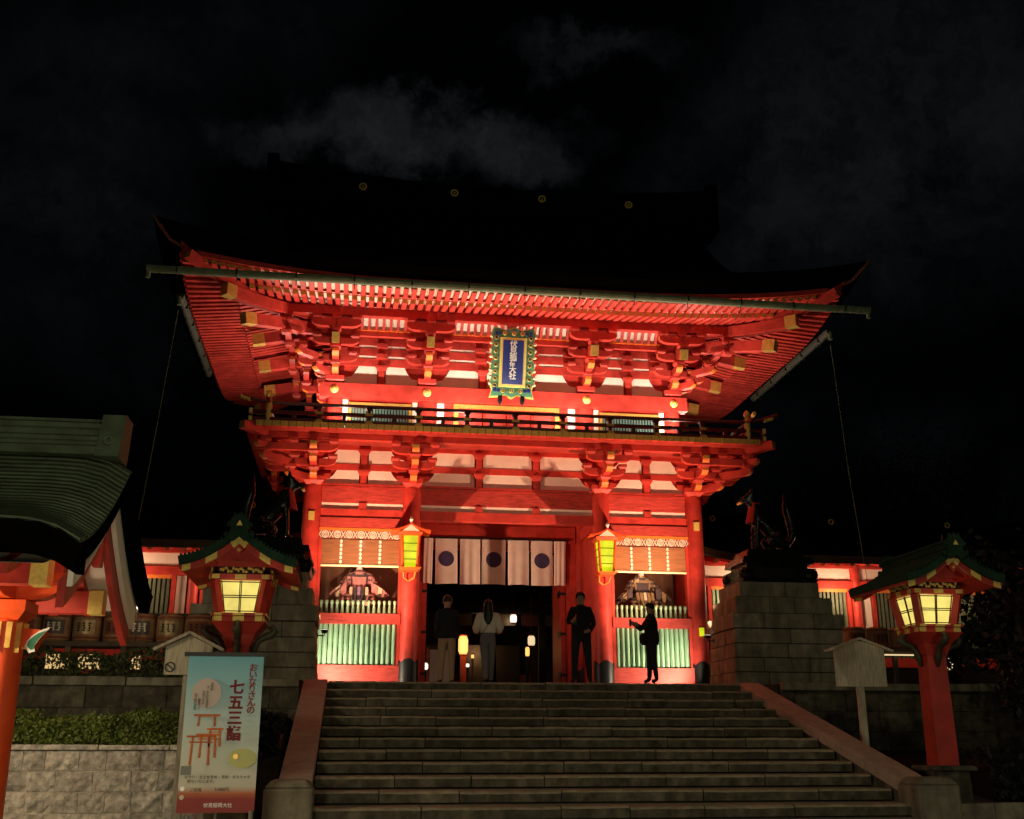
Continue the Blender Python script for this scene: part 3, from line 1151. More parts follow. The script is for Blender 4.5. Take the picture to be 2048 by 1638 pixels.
# ---- eaves: geometry of the underside
EX, EF, EB = 7.92, -3.02, 7.82       # eave lines
def lift(al, d):
    """corner upturn; al = how far towards the corner (0..1), d = share of overhang"""
    return 0.50*max(0.0, al)**2.3*max(0.0, d)
def al_x(x):
    return (abs(x)-2.2)/(EX-2.2)
def al_y(y):
    return (abs(y-2.4)-2.4)/(5.42-2.4)
def z_low(d):      # underside of the base rafters, d = metres out from wall
    return 9.425-.245*d
def z_fly(d):
    return 8.985-.10*(d-2.05)
LOWTIP, FLYTIP = 2.32, 3.10
def hipd(x):
    return max(0.0, abs(x)-UX)
sp = .198
nx = int(EX/sp)
for i in range(-nx, nx+1):
    x = i*sp+.02
    if abs(x) > EX-.10:
        continue
    h = hipd(x)
    a = al_x(x)
    if h < LOWTIP-.2:
        d0 = max(0.0, h)
        ubar('rafter', (x, UY-d0, z_low(d0)+.065+lift(a, d0/3.2)), (x, UY-LOWTIP, z_low(LOWTIP)+.065+lift(a, LOWTIP/3.2)), .112, .14, ('vermilion', 'gold'), G)
    if h < FLYTIP-.15:
        d0 = max(2.05, h)
        ubar('flying_rafter', (x, UY-d0, z_fly(d0)+.05+lift(a, d0/3.2)), (x, UY-FLYTIP, z_fly(FLYTIP)+.05+lift(a, FLYTIP/3.2)), .108, .11, ('vermilion', 'gold'), G)
ny = int(5.4/sp)
for s in (-1, 1):
    for i in range(-ny, ny+1):
        y = 2.4+i*sp
        h = max(0.0, UY-y, y-UB)
        a = al_y(y)
        if h < LOWTIP-.2:
            ubar('rafter', (s*(UX+h), y, z_low(h)+.065+lift(a, h/3.2)), (s*(UX+LOWTIP), y, z_low(LOWTIP)+.065+lift(a, LOWTIP/3.2)), .112, .14, ('vermilion', 'gold'), G)
        if h < FLYTIP-.15:
            d0 = max(2.05, h)
            ubar('flying_rafter', (s*(UX+d0), y, z_fly(d0)+.05+lift(a, d0/3.2)), (s*(UX+3.46), y, z_fly(3.46)+.05+lift(a, 3.46/3.2)), .108, .11, ('vermilion', 'gold'), G)
# soffit boards above the rafters (white) and the eave battens
b = MB()
SIDE = {-1: MB(), 1: MB()}
def soff(zf, d0, d1, off):
    N = 40
    def front(u, v):
        d = d0+(d1-d0)*v
        x = (-1+2*u)*(UX+d)
        return (x, UY-d, zf(d)+off+lift(al_x(x), d/3.2))
    b.grid(front, N, 3)
    for s in (-1, 1):
        sd = SIDE[s]
        def side(u, v):
            d = d0+(d1+.36*(d1 > 3)-d0)*v
            y = UY-d+(UB-UY+2*d)*u
            return (s*(UX+d), y, zf(d)+off+lift(al_y(y), d/3.2))
        sd.grid(side, N, 3)
soff(z_low, 0.0, 2.30, .134)
soff(z_fly, 2.1, 3.10, .104)
b.build('soffit_boards', 'plaster', G, fix=False)
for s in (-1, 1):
    SIDE[s].build('soffit_boards', 'soffit_red_shade', G, fix=False)
for (d, zf, off, w, h) in ((LOWTIP-.10, z_low, .17, .12, .075), (3.12, z_fly, .155, .14, .12)):
    N = 40
    P = []
    for i in range(N+1):
        x = (-1+2*i/N)*(UX+d)
        P.append((x, UY-d, zf(d)+off+lift(al_x(x), d/3.2)))
    def batten(P):
        b = MB()
        vs = []
        for p in P:
            t = (0, 1) if abs(P[0][0]-P[-1][0]) > 1 else (1, 0)
            for a_, c_ in ((-1, -1), (1, -1), (1, 1), (-1, 1)):
                vs.append((p[0]+t[0]*a_*w/2, p[1]+t[1]*a_*w/2, p[2]+c_*h/2))
        n_ = len(P)
        b.add(vs, [(i*4+k, i*4+(k+1) % 4, (i+1)*4+(k+1) % 4, (i+1)*4+k) for i in range(n_-1) for k in range(4)]+[(3, 2, 1, 0), (n_*4-4, n_*4-3, n_*4-2, n_*4-1)])
        b.build('eave_batten', 'vermilion', G)
    batten(P)
    for s in (-1, 1):
        dd = d+(.34 if d > 3 else 0)
        P = []
        for i in range(N+1):
            y = UY-d+.08+(UB-UY+2*d-.16)*i/N
            P.append((s*(UX+dd), y, zf(dd)+off+lift(al_y(y), dd/3.2)))
        batten(P)
# hip rafters
for s in (-1, 1):
    for yy, sy in ((UY, -1), (UB, 1)):
        b = MB()
        P = [(s*(UX+d), yy+sy*d, 9.20-.20*d+lift(d/3.3, d/3.2)*.75) for d in (0, .8, 1.6, 2.0, 2.35, 2.55)]
        for i, (p, q) in enumerate(zip(P, P[1:])):
            b.bar(p, q, .24, .27, 0, 1 if i == 4 else 0)
        o = b.build('hip_rafter', ['vermilion', 'gold'], G)
        b = MB()
        p, q = Vector(P[-2]), Vector(P[-1])
        b.bar(p, q+(q-p)*.02, .255, .285)
        b.build('rafter_cap', 'gold', o)
        b = MB()
        P = [(s*(UX+d), yy+sy*d, 9.00-.05*d+lift(d/3.3, d/3.2)) for d in (1.9, 2.5, 3.0, 3.3)]
        for i, (p, q) in enumerate(zip(P, P[1:])):
            b.bar(p, q, .20, .20, 0, 1 if i == 2 else 0)
        b.build('hip_rafter', ['vermilion', 'gold'], G)

# ---- roof
RG = 2.4
def prof(d):
    """bark roof height above the eave, d metres in from the edge"""
    u = max(0.0, min(1.0, d/5.9))
    return 4.45*(0.42*u+0.58*u**2.1)
EDX, EDF = 8.46, 3.50-.2
def eave_top(x, y):
    ax = max(0, (abs(x)-1.5)/(EDX-1.5))
    ay = max(0, (abs(y-RG)-.8)/(5.75-.8))
    return ax, ay
def roof_z(x, y):
    dy = 5.72-abs(y-RG)
    dx = EDX-abs(x)
    ax = max(0.0, (abs(x)-2.0)/(EDX-2.0))
    ay = max(0.0, (abs(y-RG)-1.0)/(5.72-1.0))
    up = .62*(ax**2.6)*(ay**2.6)
    d = min(dy, dx) if abs(x) > 6.05 else dy
    return 9.52+prof(d)+up
def grid_roof(x0, x1, y0, y1, nx, ny):
    b = MB()
    b.grid(lambda u, v: (x0+(x1-x0)*u, y0+(y1-y0)*v, roof_z(x0+(x1-x0)*u, y0+(y1-y0)*v)), nx, ny)
    return b
b = grid_roof(-6.3, 6.3, RG-5.72, RG+5.72, 36, 40)
for s in (-1, 1):
    def rz(u, v):
        x, y = s*(6.0+(EDX-6.0)*u), RG-5.72+11.44*v
        dy = 5.72-abs(y-RG)
        dx = EDX-abs(x)
        ax = max(0.0, (abs(x)-2.0)/(EDX-2.0))
        ay = max(0.0, (abs(y-RG)-1.0)/(5.72-1.0))
        return (x, y, 9.52+prof(min(dx, dy))+.62*(ax**2.6)*(ay**2.6))
    b.grid(rz, 14, 60)
    # gable wall
    P = [(RG+(-1+2*i/20)*5.2) for i in range(21)]
    vs = [(s*5.95, y, 9.6) for y in P]+[(s*5.95, y, roof_z(0, y)-.05) for y in P]
    b.add(vs, [(i, i+1, 22+i, 21+i) for i in range(20)])
rf = b.build('roof', 'bark', G, smooth='all')
# thick eave edge
b = MB()
N = 60
def edge(path):
    bot, top = path
    n = len(bot)
    b.add(bot+top, [(i, i+1, n+i+1, n+i) for i in range(n-1)])
for sy in (-1, 1):
    bo, to = [], []
    for i in range(N+1):
        u = -1+2*i/N
        xb, xt = u*(UX+3.46), u*EDX
        yb = (UY-3.12) if sy < 0 else UB+3.12
        yt = RG+sy*5.72
        zb = z_fly(3.1)+.21+lift(al_x(xb), 1.0)
        bo.append((xb, yb, zb))
        to.append((xt, yt, roof_z(xt*.99999, yt)))
    edge((bo, to))
for s in (-1, 1):
    bo, to = [], []
    for i in range(N+1):
        u = -1+2*i/N
        yb = RG+u*(RG-(UY-3.12))
        yt = RG+u*5.72
        xb, xt = s*(UX+3.46), s*EDX
        bo.append((xb, yb, z_fly(3.3)+.21+lift(al_y(yb), 1.0)))
        to.append((xt, yt, roof_z(xt, yt)))
    edge((bo, to))
b.build('roof_edge', 'bark', rf, fix=False)
for s in (-1, 1):
    b = MB()
    b.tube([(s*(UX+3.40), UY-3.06, z_fly(3.1)+.20+lift(1, 1)), (s*8.10, UY-3.22, 9.72), (s*8.34, RG-5.68, 9.98), (s*EDX, RG-5.73, roof_z(EDX, RG-5.72)+.02)], [.05, .045, .04, .02], 6)
    b.build('corner_board', 'eave_board', rf)
# ridge
b = MB()
P = [(-6.45+12.9*i/24) for i in range(25)]
def rtop(x):
    return 14.42+.42*(abs(x)/6.45)**2.2
for x0, x1 in zip(P, P[1:]):
    b.hexa([(x0, 2.08, 13.6), (x1, 2.08, 13.6), (x1, 2.72, 13.6), (x0, 2.72, 13.6)],
           [(x0, 2.12, rtop(x0)), (x1, 2.12, rtop(x1)), (x1, 2.68, rtop(x1)), (x0, 2.68, rtop(x0))])
for s in (-1, 1):
    b.box((s*6.3, 1.95, 13.4), (s*6.62, 2.85, 14.95))
rd = b.build('ridge', 'bark', G)
for x in (-3.9, -1.27, 1.3, 3.9):
    b = MB()
    b.ring((x, 2.06, 14.13), .115, .045, 'y', 22, .05)
    b.ball((x, 2.06, 14.13), (.035, .03, .035), 8, 5)
    b.build('ridge_crest', 'gold_leaf', rd)

# ---- gutters
def gutter(p, q, r, n, name='gutter', m='copper_green'):
    p, q = Vector(p), Vector(q)
    d = (q-p).normalized()
    side = d.cross(Vector((0, 0, 1))).normalized()
    b = MB()
    vs = []
    K = 9
    for e in (p, q):
        for k in range(K):
            t = math.pi*(k/(K-1))
            vs.append(e+side*(math.cos(t)*r)-Vector((0, 0, 1))*(math.sin(t)*r*1.4))
    b.add(vs, [(k, k+1, K+k+1, K+k) for k in range(K-1)]+[tuple(range(K)), tuple(range(K, 2*K))])
    o = b.build(name, m, G)
    for i in range(n+1):
        c = p.lerp(q, (i+.5)/(n+1))
        b = MB()
        b.bar(c-side*(r*1.12)-Vector((0, 0, r*.5)), c+side*(r*1.12)-Vector((0, 0, r*.5)), .03, r*1.5)
        b.build('gutter_strap', 'black_iron', o)
        b = MB()
        b.tube([c+Vector((0, 0, -r*1.2)), c+Vector((0, 0, -.25)), c+Vector((0, .12, -.20))], .009, 5)
        b.build('gutter_hook', 'black_iron', o)
    return o
g1 = gutter((-8.48, -3.22, 8.93), (8.38, -3.22, 8.91), .10, 12)
for x in (-8.44, 8.34):
    b = MB()
    b.tube([(x, -3.22, 8.86), (x, -3.22, 8.66)], .05, 8)
    b.build('spout', 'copper_green', g1)
for s in (-1, 1):
    g = gutter((s*7.96, -1.9, 8.86), (s*7.96, 3.6, 8.82), .10, 4, 'gutter', 'gutter_dark')
    b = MB()
    b.tube([(s*7.96, -1.87, 8.80), (s*7.96, -1.87, 8.60)], .055, 8)
    b.build('spout', 'copper_green', g)
    b = MB()
    b.tube([(s*7.98, -1.8, 8.5), (s*8.3, -1.5, 5.2), (s*8.62, -1.4, 1.8), (s*8.7, -1.4, 0.1)], .008, 5)
    b.build('rain_wire', 'copper_green', g)
# ================================================================== SETTING
RZ, TD, Y0 = 0.1768, 0.6023, -4.595
def struct(o):
    o['kind'] = 'structure'
    return o
b = MB()
b.box((-400, -400, -3.2), (400, 400, -2.86))
struct(b.build('ground', 'paving'))
ter = struct(empty('terrace', (0, 0, 0)))
b = MB()
b.box((-40, -4.55, -2.9), (40, 60, -.02))
b.box((-40, -5.42, -2.9), (-4.52, -4.5, -.04))
b.box((4.52, -5.42, -2.9), (40, -4.5, -.04))
b.build('terrace_core', 'soil', ter)
# paving of the terrace in front of the gate
nxp, nyp = 12, 6
for i in range(nxp):
    for j in range(nyp):
        x0 = -7.2+14.4*i/nxp
        y0 = -4.25+4.9*j/nyp
        ubox('paving_slab', (x0+.006, y0+.006, -.06), (x0+14.4/nxp-.006, y0+4.9/nyp-.006, -.001+rng.uniform(-.003, .003)), ('stone',), ter)
ubox('passage_floor', (-4.9, .68, -.05), (4.9, 6.5, 0.0), ('stone',), ter)

# ---- staircase of long granite blocks
ST = struct(empty('staircase', (0, -9, 0)))
def step_block(x0, x1, y, z, d=.63, h=RZ):
    b = MB()
    c = .026+rng.uniform(0, .012)
    jy = rng.uniform(-.010, .010)
    jz = rng.uniform(-.006, .004)
    n = max(3, int((x1-x0)/.16))
    secs = []
    for i in range(n+1):
        x = x0+(x1-x0)*i/n
        wy = rng.uniform(-.007, .007)+jy
        wz = rng.uniform(-.006, .003)+jz
        secs.append([(x, y+wy+.006, z-h+.026), (x, y+wy, z-c*1.1+wz), (x, y+c*.30+wy, z-c*.35+wz), (x, y+c+wy, z+wz), (x, y+d, z), (x, y+d, z-h+.026)])
    vs = [p for s in secs for p in s]
    fs = []
    ms = []
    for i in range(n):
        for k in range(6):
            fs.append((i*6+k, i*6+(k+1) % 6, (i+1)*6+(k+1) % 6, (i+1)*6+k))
            ms.append(1 if k in (1, 2, 3) else 0)  # paler nosing and tread against dark riser: wear plus edge light in the colour
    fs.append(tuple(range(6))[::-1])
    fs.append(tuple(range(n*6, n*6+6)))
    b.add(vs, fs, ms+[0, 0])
    return b.build('step_block', ['stone_dark', 'stone_worn_lit'], ST)
for k in range(16):
    y, z = Y0-k*TD, -k*RZ
    x = -4.075
    first = True
    while x < 4.07:
        w = rng.uniform(.9, 2.3)
        if first:
            w *= rng.uniform(.5, 1)
            first = False
        x1 = min(4.075, x+w)
        if 4.075-x1 < .5:
            x1 = 4.075
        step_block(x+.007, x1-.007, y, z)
        x = x1
b = MB()
b.prism([(Y0+.5, -.03), (Y0+.3, -.18), (Y0-16*TD+.3, -15*RZ-.22), (Y0-16*TD+.3, -2.9), (Y0+.5, -2.9)], 'x', -4.07, 4.07)
b.build('stair_core', 'joint', ST)

# ---- sloping side walls of the stair
for s, lab in ((-1, 'sloping stone stair wall beside the blue banner'), (1, 'sloping stone stair wall running down to the unlit side')):
    T = thing('stair_wall', lab, 'wall', (s*4.3, -7.6, -2.86))
    ya, yb = -4.45, -10.85
    def zt(y):
        return .03+(y+4.45)*(1.67/6.4)
    a, c = sorted((s*4.08, s*4.52))
    b = MB()
    b.prism([(ya, zt(ya)-.16), (yb, zt(yb)-.16), (yb, -2.9), (ya, -2.9)], 'x', a+.03, c-.03)
    b.build('wall_body', 'stone_dark', T)
    cuts = [ya, -5.9, -7.15, -8.6, -9.75, yb]
    for p, q in zip(cuts, cuts[1:]):
        b = MB()
        j = rng.uniform(-.004, .004)
        b.prism([(p-.004, zt(p)+j), (q+.004, zt(q)+j), (q+.004, zt(q)-.17), (p-.004, zt(p)-.17)], 'x', a, c)
        o = b.build('cap_stone', 'stone_warm', T)
        m = o.modifiers.new('bevel', 'BEVEL')
        m.width = .012
        m.segments = 2
    x0, x1 = sorted((s*4.04, s*4.66))
    y0, y1 = -11.45, -10.85
    b = MB()
    zc = -1.70
    b.box((x0, y0, -2.86), (x1, y1, zc))
    xm = (x0+x1)/2
    ym = (y0+y1)/2
    b.hexa([(x0, y0, zc), (x1, y0, zc), (x1, y1, zc), (x0, y1, zc)],
           [(x0+.09, y0+.07, zc+.10), (x1-.09, y0+.07, zc+.10), (x1-.09, y1-.07, zc+.10), (x0+.09, y1-.07, zc+.10)])
    o = b.build('end_post', 'stone', T)
    m = o.modifiers.new('bevel', 'BEVEL')
    m.width = .035
    m.segments = 3

# ---- retaining walls of coursed stone
def stone_wall(T, x0, x1, y, z0, z1, rows, wmin, wmax, m, cap=None, depth=.35, gap=.012, seed=1, rough=.012):
    rg = random.Random(seed)
    h = (z1-z0)/rows
    for r in range(rows):
        x = x0
        zb, zt_ = z0+r*h, z0+(r+1)*h
        x -= rg.uniform(0, wmax*.6)
        while x < x1:
            w = rg.uniform(wmin, wmax)
            a, c = max(x, x0), min(x+w, x1)
            x += w
            if c-a < .06:
                continue
            b = MB()
            g = gap/2
            f = rg.uniform(-rough, rough)
            nx, nz = 4, 3
            pts = []
            for j in range(nz+1):
                for i in range(nx+1):
                    u, v = i/nx, j/nz
                    ed = (i in (0, nx)) or (j in (0, nz))
                    px = a+g+(c-a-2*g)*u + (rg.uniform(-.006, .006) if ed else 0)
                    pz = zb+g+(zt_-zb-2*g)*v + (rg.uniform(-.006, .006) if ed else 0)
                    pts.append((px, y+f+(0.016 if ed else rg.uniform(-.030, .010)), pz))
            fs = [(j*(nx+1)+i, j*(nx+1)+i+1, (j+1)*(nx+1)+i+1, (j+1)*(nx+1)+i) for j in range(nz) for i in range(nx)]
            b.add(pts, fs)
            ring = [i for i in range(nx+1)]+[(nx+1)*(j+1)+nx for j in range(nz)]+[(nx+1)*nz+nx-1-i for i in range(nx)]+[(nx+1)*(nz-1-j) for j in range(nz-1)]
            back = [(pts[k][0], y+depth*.6, pts[k][2]) for k in ring]
            o = len(b.v)
            b.v.extend(back)
            n = len(ring)
            for k in range(n):
                b.f.append((ring[k], ring[(k+1) % n], o+(k+1) % n, o+k))
                b.m.append(0)
            b.build('stone_block', m, T)
    b = MB()
    b.box((x0+.01, y+(.026 if cap else .045), z0), (x1-.01, y+depth, z1-.01))
    b.build('wall_core', cap or 'joint', T)

T = thing('stone_wall', 'pale lamplit granite block wall with hedge on top, beside the banner', 'wall', (-9, -10, -2.86))
stone_wall(T, -14.0, -5.35, -10.0, -2.86, -1.245, 6, .28, .50, 'stone_pale', 'mortar', seed=4)
x = -14.0
while x < -5.3:
    w = rng.uniform(.9, 1.5)
    x1 = min(x+w, -5.3)
    b = MB()
    b.box((x+.004, -10.05, -1.245), (x1-.004, -9.62, -1.175+rng.uniform(-.004, .004)))
    o = b.build('cap_stone', 'stone_pale', T)
    m = o.modifiers.new('bevel', 'BEVEL')
    m.width = .014
    m.segments = 2
    x = x1
b = MB()
b.box((-14, -9.66, -2.9), (-4.6, -5.4, -1.28))
struct(b.build('planting_bed', 'soil'))
for s, lab, sd in ((-1, 'dim upper retaining wall of rough stones under the sake barrels', 11), (1, 'dark retaining wall of rough stones behind the blank signboard', 12)):
    T = thing('retaining_wall', lab, 'wall', (s*9, -5.5, -1.3))
    a, c = sorted((s*4.56, s*15.0))
    stone_wall(T, a, c, -5.5, -1.3, -.17, 3, .6, 1.3, 'stone_dark', None, seed=sd, rough=.03)
    x = a
    rg = random.Random(sd)
    while x < c-.02:
        w = rg.uniform(1.0, 1.9)
        x1 = min(x+w, c)
        b = MB()
        b.box((x+.01, -5.62, -.17), (x1-.01, -5.05, -.02+rg.uniform(-.012, .012)))
        o = b.build('cap_stone', 'stone', T)
        m = o.modifiers.new('bevel', 'BEVEL')
        m.width = .02
        m.segments = 2
        x = x1
# right: low kerb wall and rising bed
T = thing('kerb_wall', 'low granite kerb wall right of the stair foot', 'wall', (9, -11, -2.86))
stone_wall(T, 4.72, 15.0, -11.1, -2.86, -1.95, 3, .7, 1.3, 'stone', None, seed=21)
b = MB()
b.hexa([(4.55, -10.78, -2.9), (16, -10.78, -2.9), (16, -5.4, -2.9), (4.55, -5.4, -2.9)],
       [(4.55, -10.78, -2.0), (16, -10.78, -2.0), (16, -5.4, -1.25), (4.55, -5.4, -1.25)])
struct(b.build('planting_bed', 'soil'))

# ---- fox pedestals
def pedestal(s, lab):
    T = thing('fox_pedestal', lab, 'pedestal', (s*5.6, -2.6, 0), 'stepped stone fox pedestals')
    tiers = [  # x0, x1, y0, y1, z0, z1
        (4.34, 6.90, -3.58, -1.86, 0.0, .30),
        (4.36, 6.88, -3.56, -1.87, .30, .60),
        (4.38, 6.86, -3.54, -1.88, .60, .90),
        (4.40, 6.84, -3.53, -1.88, .90, 1.215),
        (4.36, 6.88, -3.57, -1.82, 1.215, 1.54),
        (4.48, 6.68, -3.48, -1.92, 1.54, 1.90),
        (4.62, 6.44, -3.38, -1.98, 1.90, 2.24)]
    rg = random.Random(5 if s > 0 else 6)
    for i, (x0, x1, y0, y1, z0, z1) in enumerate(tiers):
        n = rg.choice((2, 3, 3))
        cuts = [x0]+sorted(x0+(x1-x0)*((k+1)/n+rg.uniform(-.08, .08)) for k in range(n-1))+[x1]
        for p, q in zip(cuts, cuts[1:]):
            for (ya, yb) in ((y0, (y0+y1)/2+rg.uniform(-.2, .2)), (None, y1)):
                if ya is None:
                    ya = last
                last = yb
                b = MB()
                a, c = sorted((s*p, s*q))
                b.box((a+.006, ya+.006, z0+.012), (c-.006, yb-.006, z1-.004))
                o = b.build('stone_block', 'stone', T)
                m = o.modifiers.new('bevel', 'BEVEL')
                m.width = .014
                m.segments = 2
        a, c = sorted((s*(x0+.03), s*(x1-.03)))
        ubox('joint_core', (a, y0+.03, z0), (c, y1-.03, z1-.01), ('joint',), T)
pedestal(-1, 'stepped granite pedestal behind the banner-side lantern, carrying a fox')
pedestal(1, 'stepped granite pedestal beside the blank signboard, carrying a fox')

def fox(s, lab):
    """seated bronze fox facing the stair axis; local +u = forward"""
    T = thing('fox_statue', lab, 'statue', (s*5.68, -2.66, 2.24), 'bronze fox statues flanking the stair')
    cx, cy = (5.60 if s > 0 else -5.42), -2.66
    b = MB()
    # black altar base: feet, waist, top
    b.frust((cx, cy), 1.66, 1.74, 2.24, 2.32, d0=1.25, d1=1.32)
    for q in (-1, 1):
        for w in (-1, 1):
            b.ball((cx+q*.74, cy+w*.55, 2.43), (.18, .15, .15), 10, 6)
    b.frust((cx, cy), 1.54, 1.70, 2.34, 2.56, d0=1.15, d1=1.26)
    b.frust((cx, cy), 1.40, 1.40, 2.56, 2.68, d0=1.02, d1=1.02)
    b.frust((cx, cy), 1.66, 1.58, 2.68, 2.82, d0=1.24, d1=1.18)
    b.frust((cx, cy), 1.34, 1.24, 2.82, 3.0, d0=.95, d1=.88)
    b.build('altar_base', 'bronze', T)
    F = -s      # forward along x
    def p(u, v, w):
        return (cx+F*u, cy+v, 3.0+w)
    J = []
    E = []
    def j(u, v, w, r):
        J.append((p(u, v, w), r))
        return len(J)-1
    def link(*ids):
        for a, c in zip(ids, ids[1:]):
            E.append((a, c))
    pel = j(-.28, 0, .20, .21)
    b1 = j(-.16, 0, .44, .21)
    b2 = j(.06, 0, .70, .19)
    ch = j(.20, 0, .90, .165)
    nk = j(.27, 0, 1.10, .105)
    hd = j(.34, 0, 1.27, .125)
    mz = j(.48, 0, 1.22, .07)
    ns = j(.62, 0, 1.17, .035)
    link(pel, b1, b2, ch, nk, hd, mz, ns)
    for v in (-1, 1):
        e0 = j(.28, v*.075, 1.39, .055)
        e1 = j(.27, v*.095, 1.52, .015)
        link(hd, e0, e1)
        s0 = j(.22, v*.11, .72, .085)
        k0 = j(.27, v*.12, .42, .055)
        f0 = j(.29, v*.12, .10, .045)
        t0 = j(.40, v*.12, .04, .045)
        link(ch, s0, k0, f0, t0)
        h0 = j(-.16, v*.19, .28, .15)
        h1 = j(.06, v*.22, .30, .095)
        h2 = j(-.14, v*.20, .08, .06)
        h3 = j(.08, v*.20, .045, .05)
        link(pel, h0, h1, h2, h3)
    q = [j(-.46, 0, .16, .08), j(-.62, 0, .40, .10), j(-.60, 0, .72, .13), j(-.52, 0, 1.02, .115), j(-.50, 0, 1.28, .05), j(-.48, 0, 1.42, .015)]
    link(pel, *q)
    skinned('fox_body', J, E, lambda c: 0, ['bronze'], T)
    # red bib tied round the neck
    b = MB()
    def bib(u, v):
        t = -1.1+2.2*u
        w = 1.13-.46*v
        rad = .155+.10*v*(1-.2*abs(t))
        return p(.20+rad*math.cos(t)+.02*v, rad*math.sin(t)*(1.0-.35*v), w)
    b.grid(bib, 12, 8)
    o = b.build('bib', 'bib_red', T, smooth='all', fix=False)
    m = o.modifiers.new('solid', 'SOLIDIFY')
    m.thickness = .015
    b = MB()
    b.tube([p(.25+.125*math.cos(t), .125*math.sin(t), 1.12) for t in [2*math.pi*k/14 for k in range(15)]], .02, 6)
    b.build('neck_cord', 'bib_red', T)
    # thing held in the mouth
    b = MB()
    b.tube([p(.56, -.10, 1.13), p(.60, .10, 1.13)], .03, 8)
    b.build('held_scroll', 'gold', T)
fox(-1, 'dark bronze fox statue on the banner side, bib red, ears before the gate column')
fox(1, 'dark bronze fox statue in red bib above the blank signboard side pedestal')

mat('lamp_cream_paint', (0.85, 0.72, 0.42), 0.6)
# ---- corridors either side of the gate
def corridor(s, lab):
    T = thing('corridor', lab, 'building', (s*10, 3.4, 0), 'roofed corridors beside the gate')
    xa, xb = 5.05, 17.0
    a, c = sorted((s*xa, s*xb))
    def bx(name, x0, x1, y0, y1, z0, z1, m):
        p, q = sorted((s*x0, s*x1))
        return ubox(name, (p, y0, z0), (q, y1, z1), (m,), T)
    bx('upper_wall', xa, xb, 2.42, 2.48, 3.16, 3.75, 'plaster')
    bx('head_beam', xa, xb, 2.30, 2.52, 2.95, 3.16, 'vermilion')
    bx('lower_wall', xa, xb, 2.44, 2.50, .0, 2.95, 'wood_dark')
    bx('wall_plate', xa, xb, 2.28, 2.55, 3.52, 3.66, 'vermilion')
    bx('sill_beam', xa, xb, 2.30, 2.52, .85, 1.10, 'vermilion')
    bay = 2.35
    x = xa+.3
    k = 0
    while x < xb:
        b = MB()
        b.lathe([(.13, 0), (.13, 3.6)], (s*x, 2.38), 14)
        b.build('column', 'vermilion', T, smooth=True)
        if k > 0 or s > 0:
            bx('plaster_panel', x+.18, x+.42, 2.40, 2.442, 1.10, 2.95, 'plaster')
            bx('window_post', x+.44, x+.54, 2.32, 2.46, 1.10, 2.95, 'vermilion')
        w0, w1 = x+.56, x+bay-.30
        bx('window_lintel', w0-.02, w1+.02, 2.33, 2.45, 2.86, 2.95, 'end_ochre')
        n = 13
        for i in range(n):
            xx = w0+(i+.5)*(w1-w0)/n
            bx('window_bar', xx-.035, xx+.035, 2.35, 2.41, 1.10, 2.86, 'grille_green' if (k == 0 and s > 0) else 'dull_green')  # first right bay brighter green, floodlight on it put into the colour
        bx('window_post', w1+.02, w1+.12, 2.32, 2.46, 1.10, 2.95, 'vermilion')
        x += bay
        k += 1
    # eave: rafters with pale painted ends, roof
    x = xa+.25
    while x < xb:
        ubar('rafter', (s*x, 2.6, 3.78), (s*x, 1.25, 3.46), .10, .11, ('vermilion', 'lamp_cream_paint'), T)
        x += .42
    b = MB()
    def rfn(u, v):
        y = .95+3.0*v
        x = xa+(xb-xa)*u
        up = .25*max(0, (1.0-(x-xa)/1.2))**2
        return (s*x, y, 3.62+.50*v*3.0*(.45+.55*v)+up)
    b.grid(rfn, 24, 8)
    o = b.build('roof', 'bark', T, smooth='all', fix=False)
    b = MB()
    def rbn(u, v):
        p = rfn(u, 0)
        return (p[0], p[1]+.02*v, p[2]-.20*v)
    b.grid(rbn, 24, 1)
    def sof(u, v):
        p = rfn(u, 0)
        return (p[0], p[1]+.02+1.9*v, p[2]-.20+.42*v)
    b.grid(sof, 24, 1)
    b.build('roof_eave', 'wood_dark', o, fix=False)
    for q in (1.6, 4.4, 7.4):
        lamp('eave_lamp', 'POINT', (s*(xa+q), 1.75, 2.75), 60, (1.0, .60, .36), .12, parent=T)
    bx('ridge', xa+.1, xb, 3.7, 4.2, 4.9, 5.25, 'bark')
    for q in (1.45, 5.05, 8.7):
        b = MB()
        b.ring((s*(xa+q), 3.68, 5.10), .085, .035, 'y', 18, .04)
        b.build('ridge_crest', 'gold_leaf', T)
    return T
corridor(-1, 'low red and white corridor behind the sake barrels on the banner side')
corridor(1, 'low red and white corridor running behind the blank signboard and dark trees')
# ================================================================== THINGS ON AND AROUND THE GATE
# ---- floodlights at the foot of the outer columns
FX, FY, FZ = 4.25, -2.14, 1.16
def flood(s, lab):
    x = s*FX
    T = thing('floodlight', lab, 'floodlight', (x, FY, FZ), 'floodlights on the fox pedestals')
    b = MB()
    b.tube([(x, FY, FZ-.03), (x, FY, FZ-.09), (s*4.40, FY, FZ-.09)], .012, 8)
    b.box((s*4.375, FY-.04, FZ-.14), (s*4.395, FY+.04, FZ-.04))
    b.build('bracket', 'black_iron', T)
    b = MB()
    b.frust((x, FY), .11, .14, FZ-.04, FZ+.03, d0=.10, d1=.14)
    b.build('housing', 'black_iron', T)
    ubox('lens', (x-.06, FY-.06, FZ+.031), (x+.06, FY+.06, FZ+.036), ('lamp_white',), T)
    lamp('flood_beam', 'SPOT', (x, FY, FZ+.09), 1600, (1.0, .53, .32), .05, (s*1.2, -.3, 6.0), 122, 1.0, parent=T)
flood(-1, 'floodlight fixed to the inner face of the banner-side fox pedestal')
flood(1, 'floodlight fixed to the inner face of the signboard-side fox pedestal')
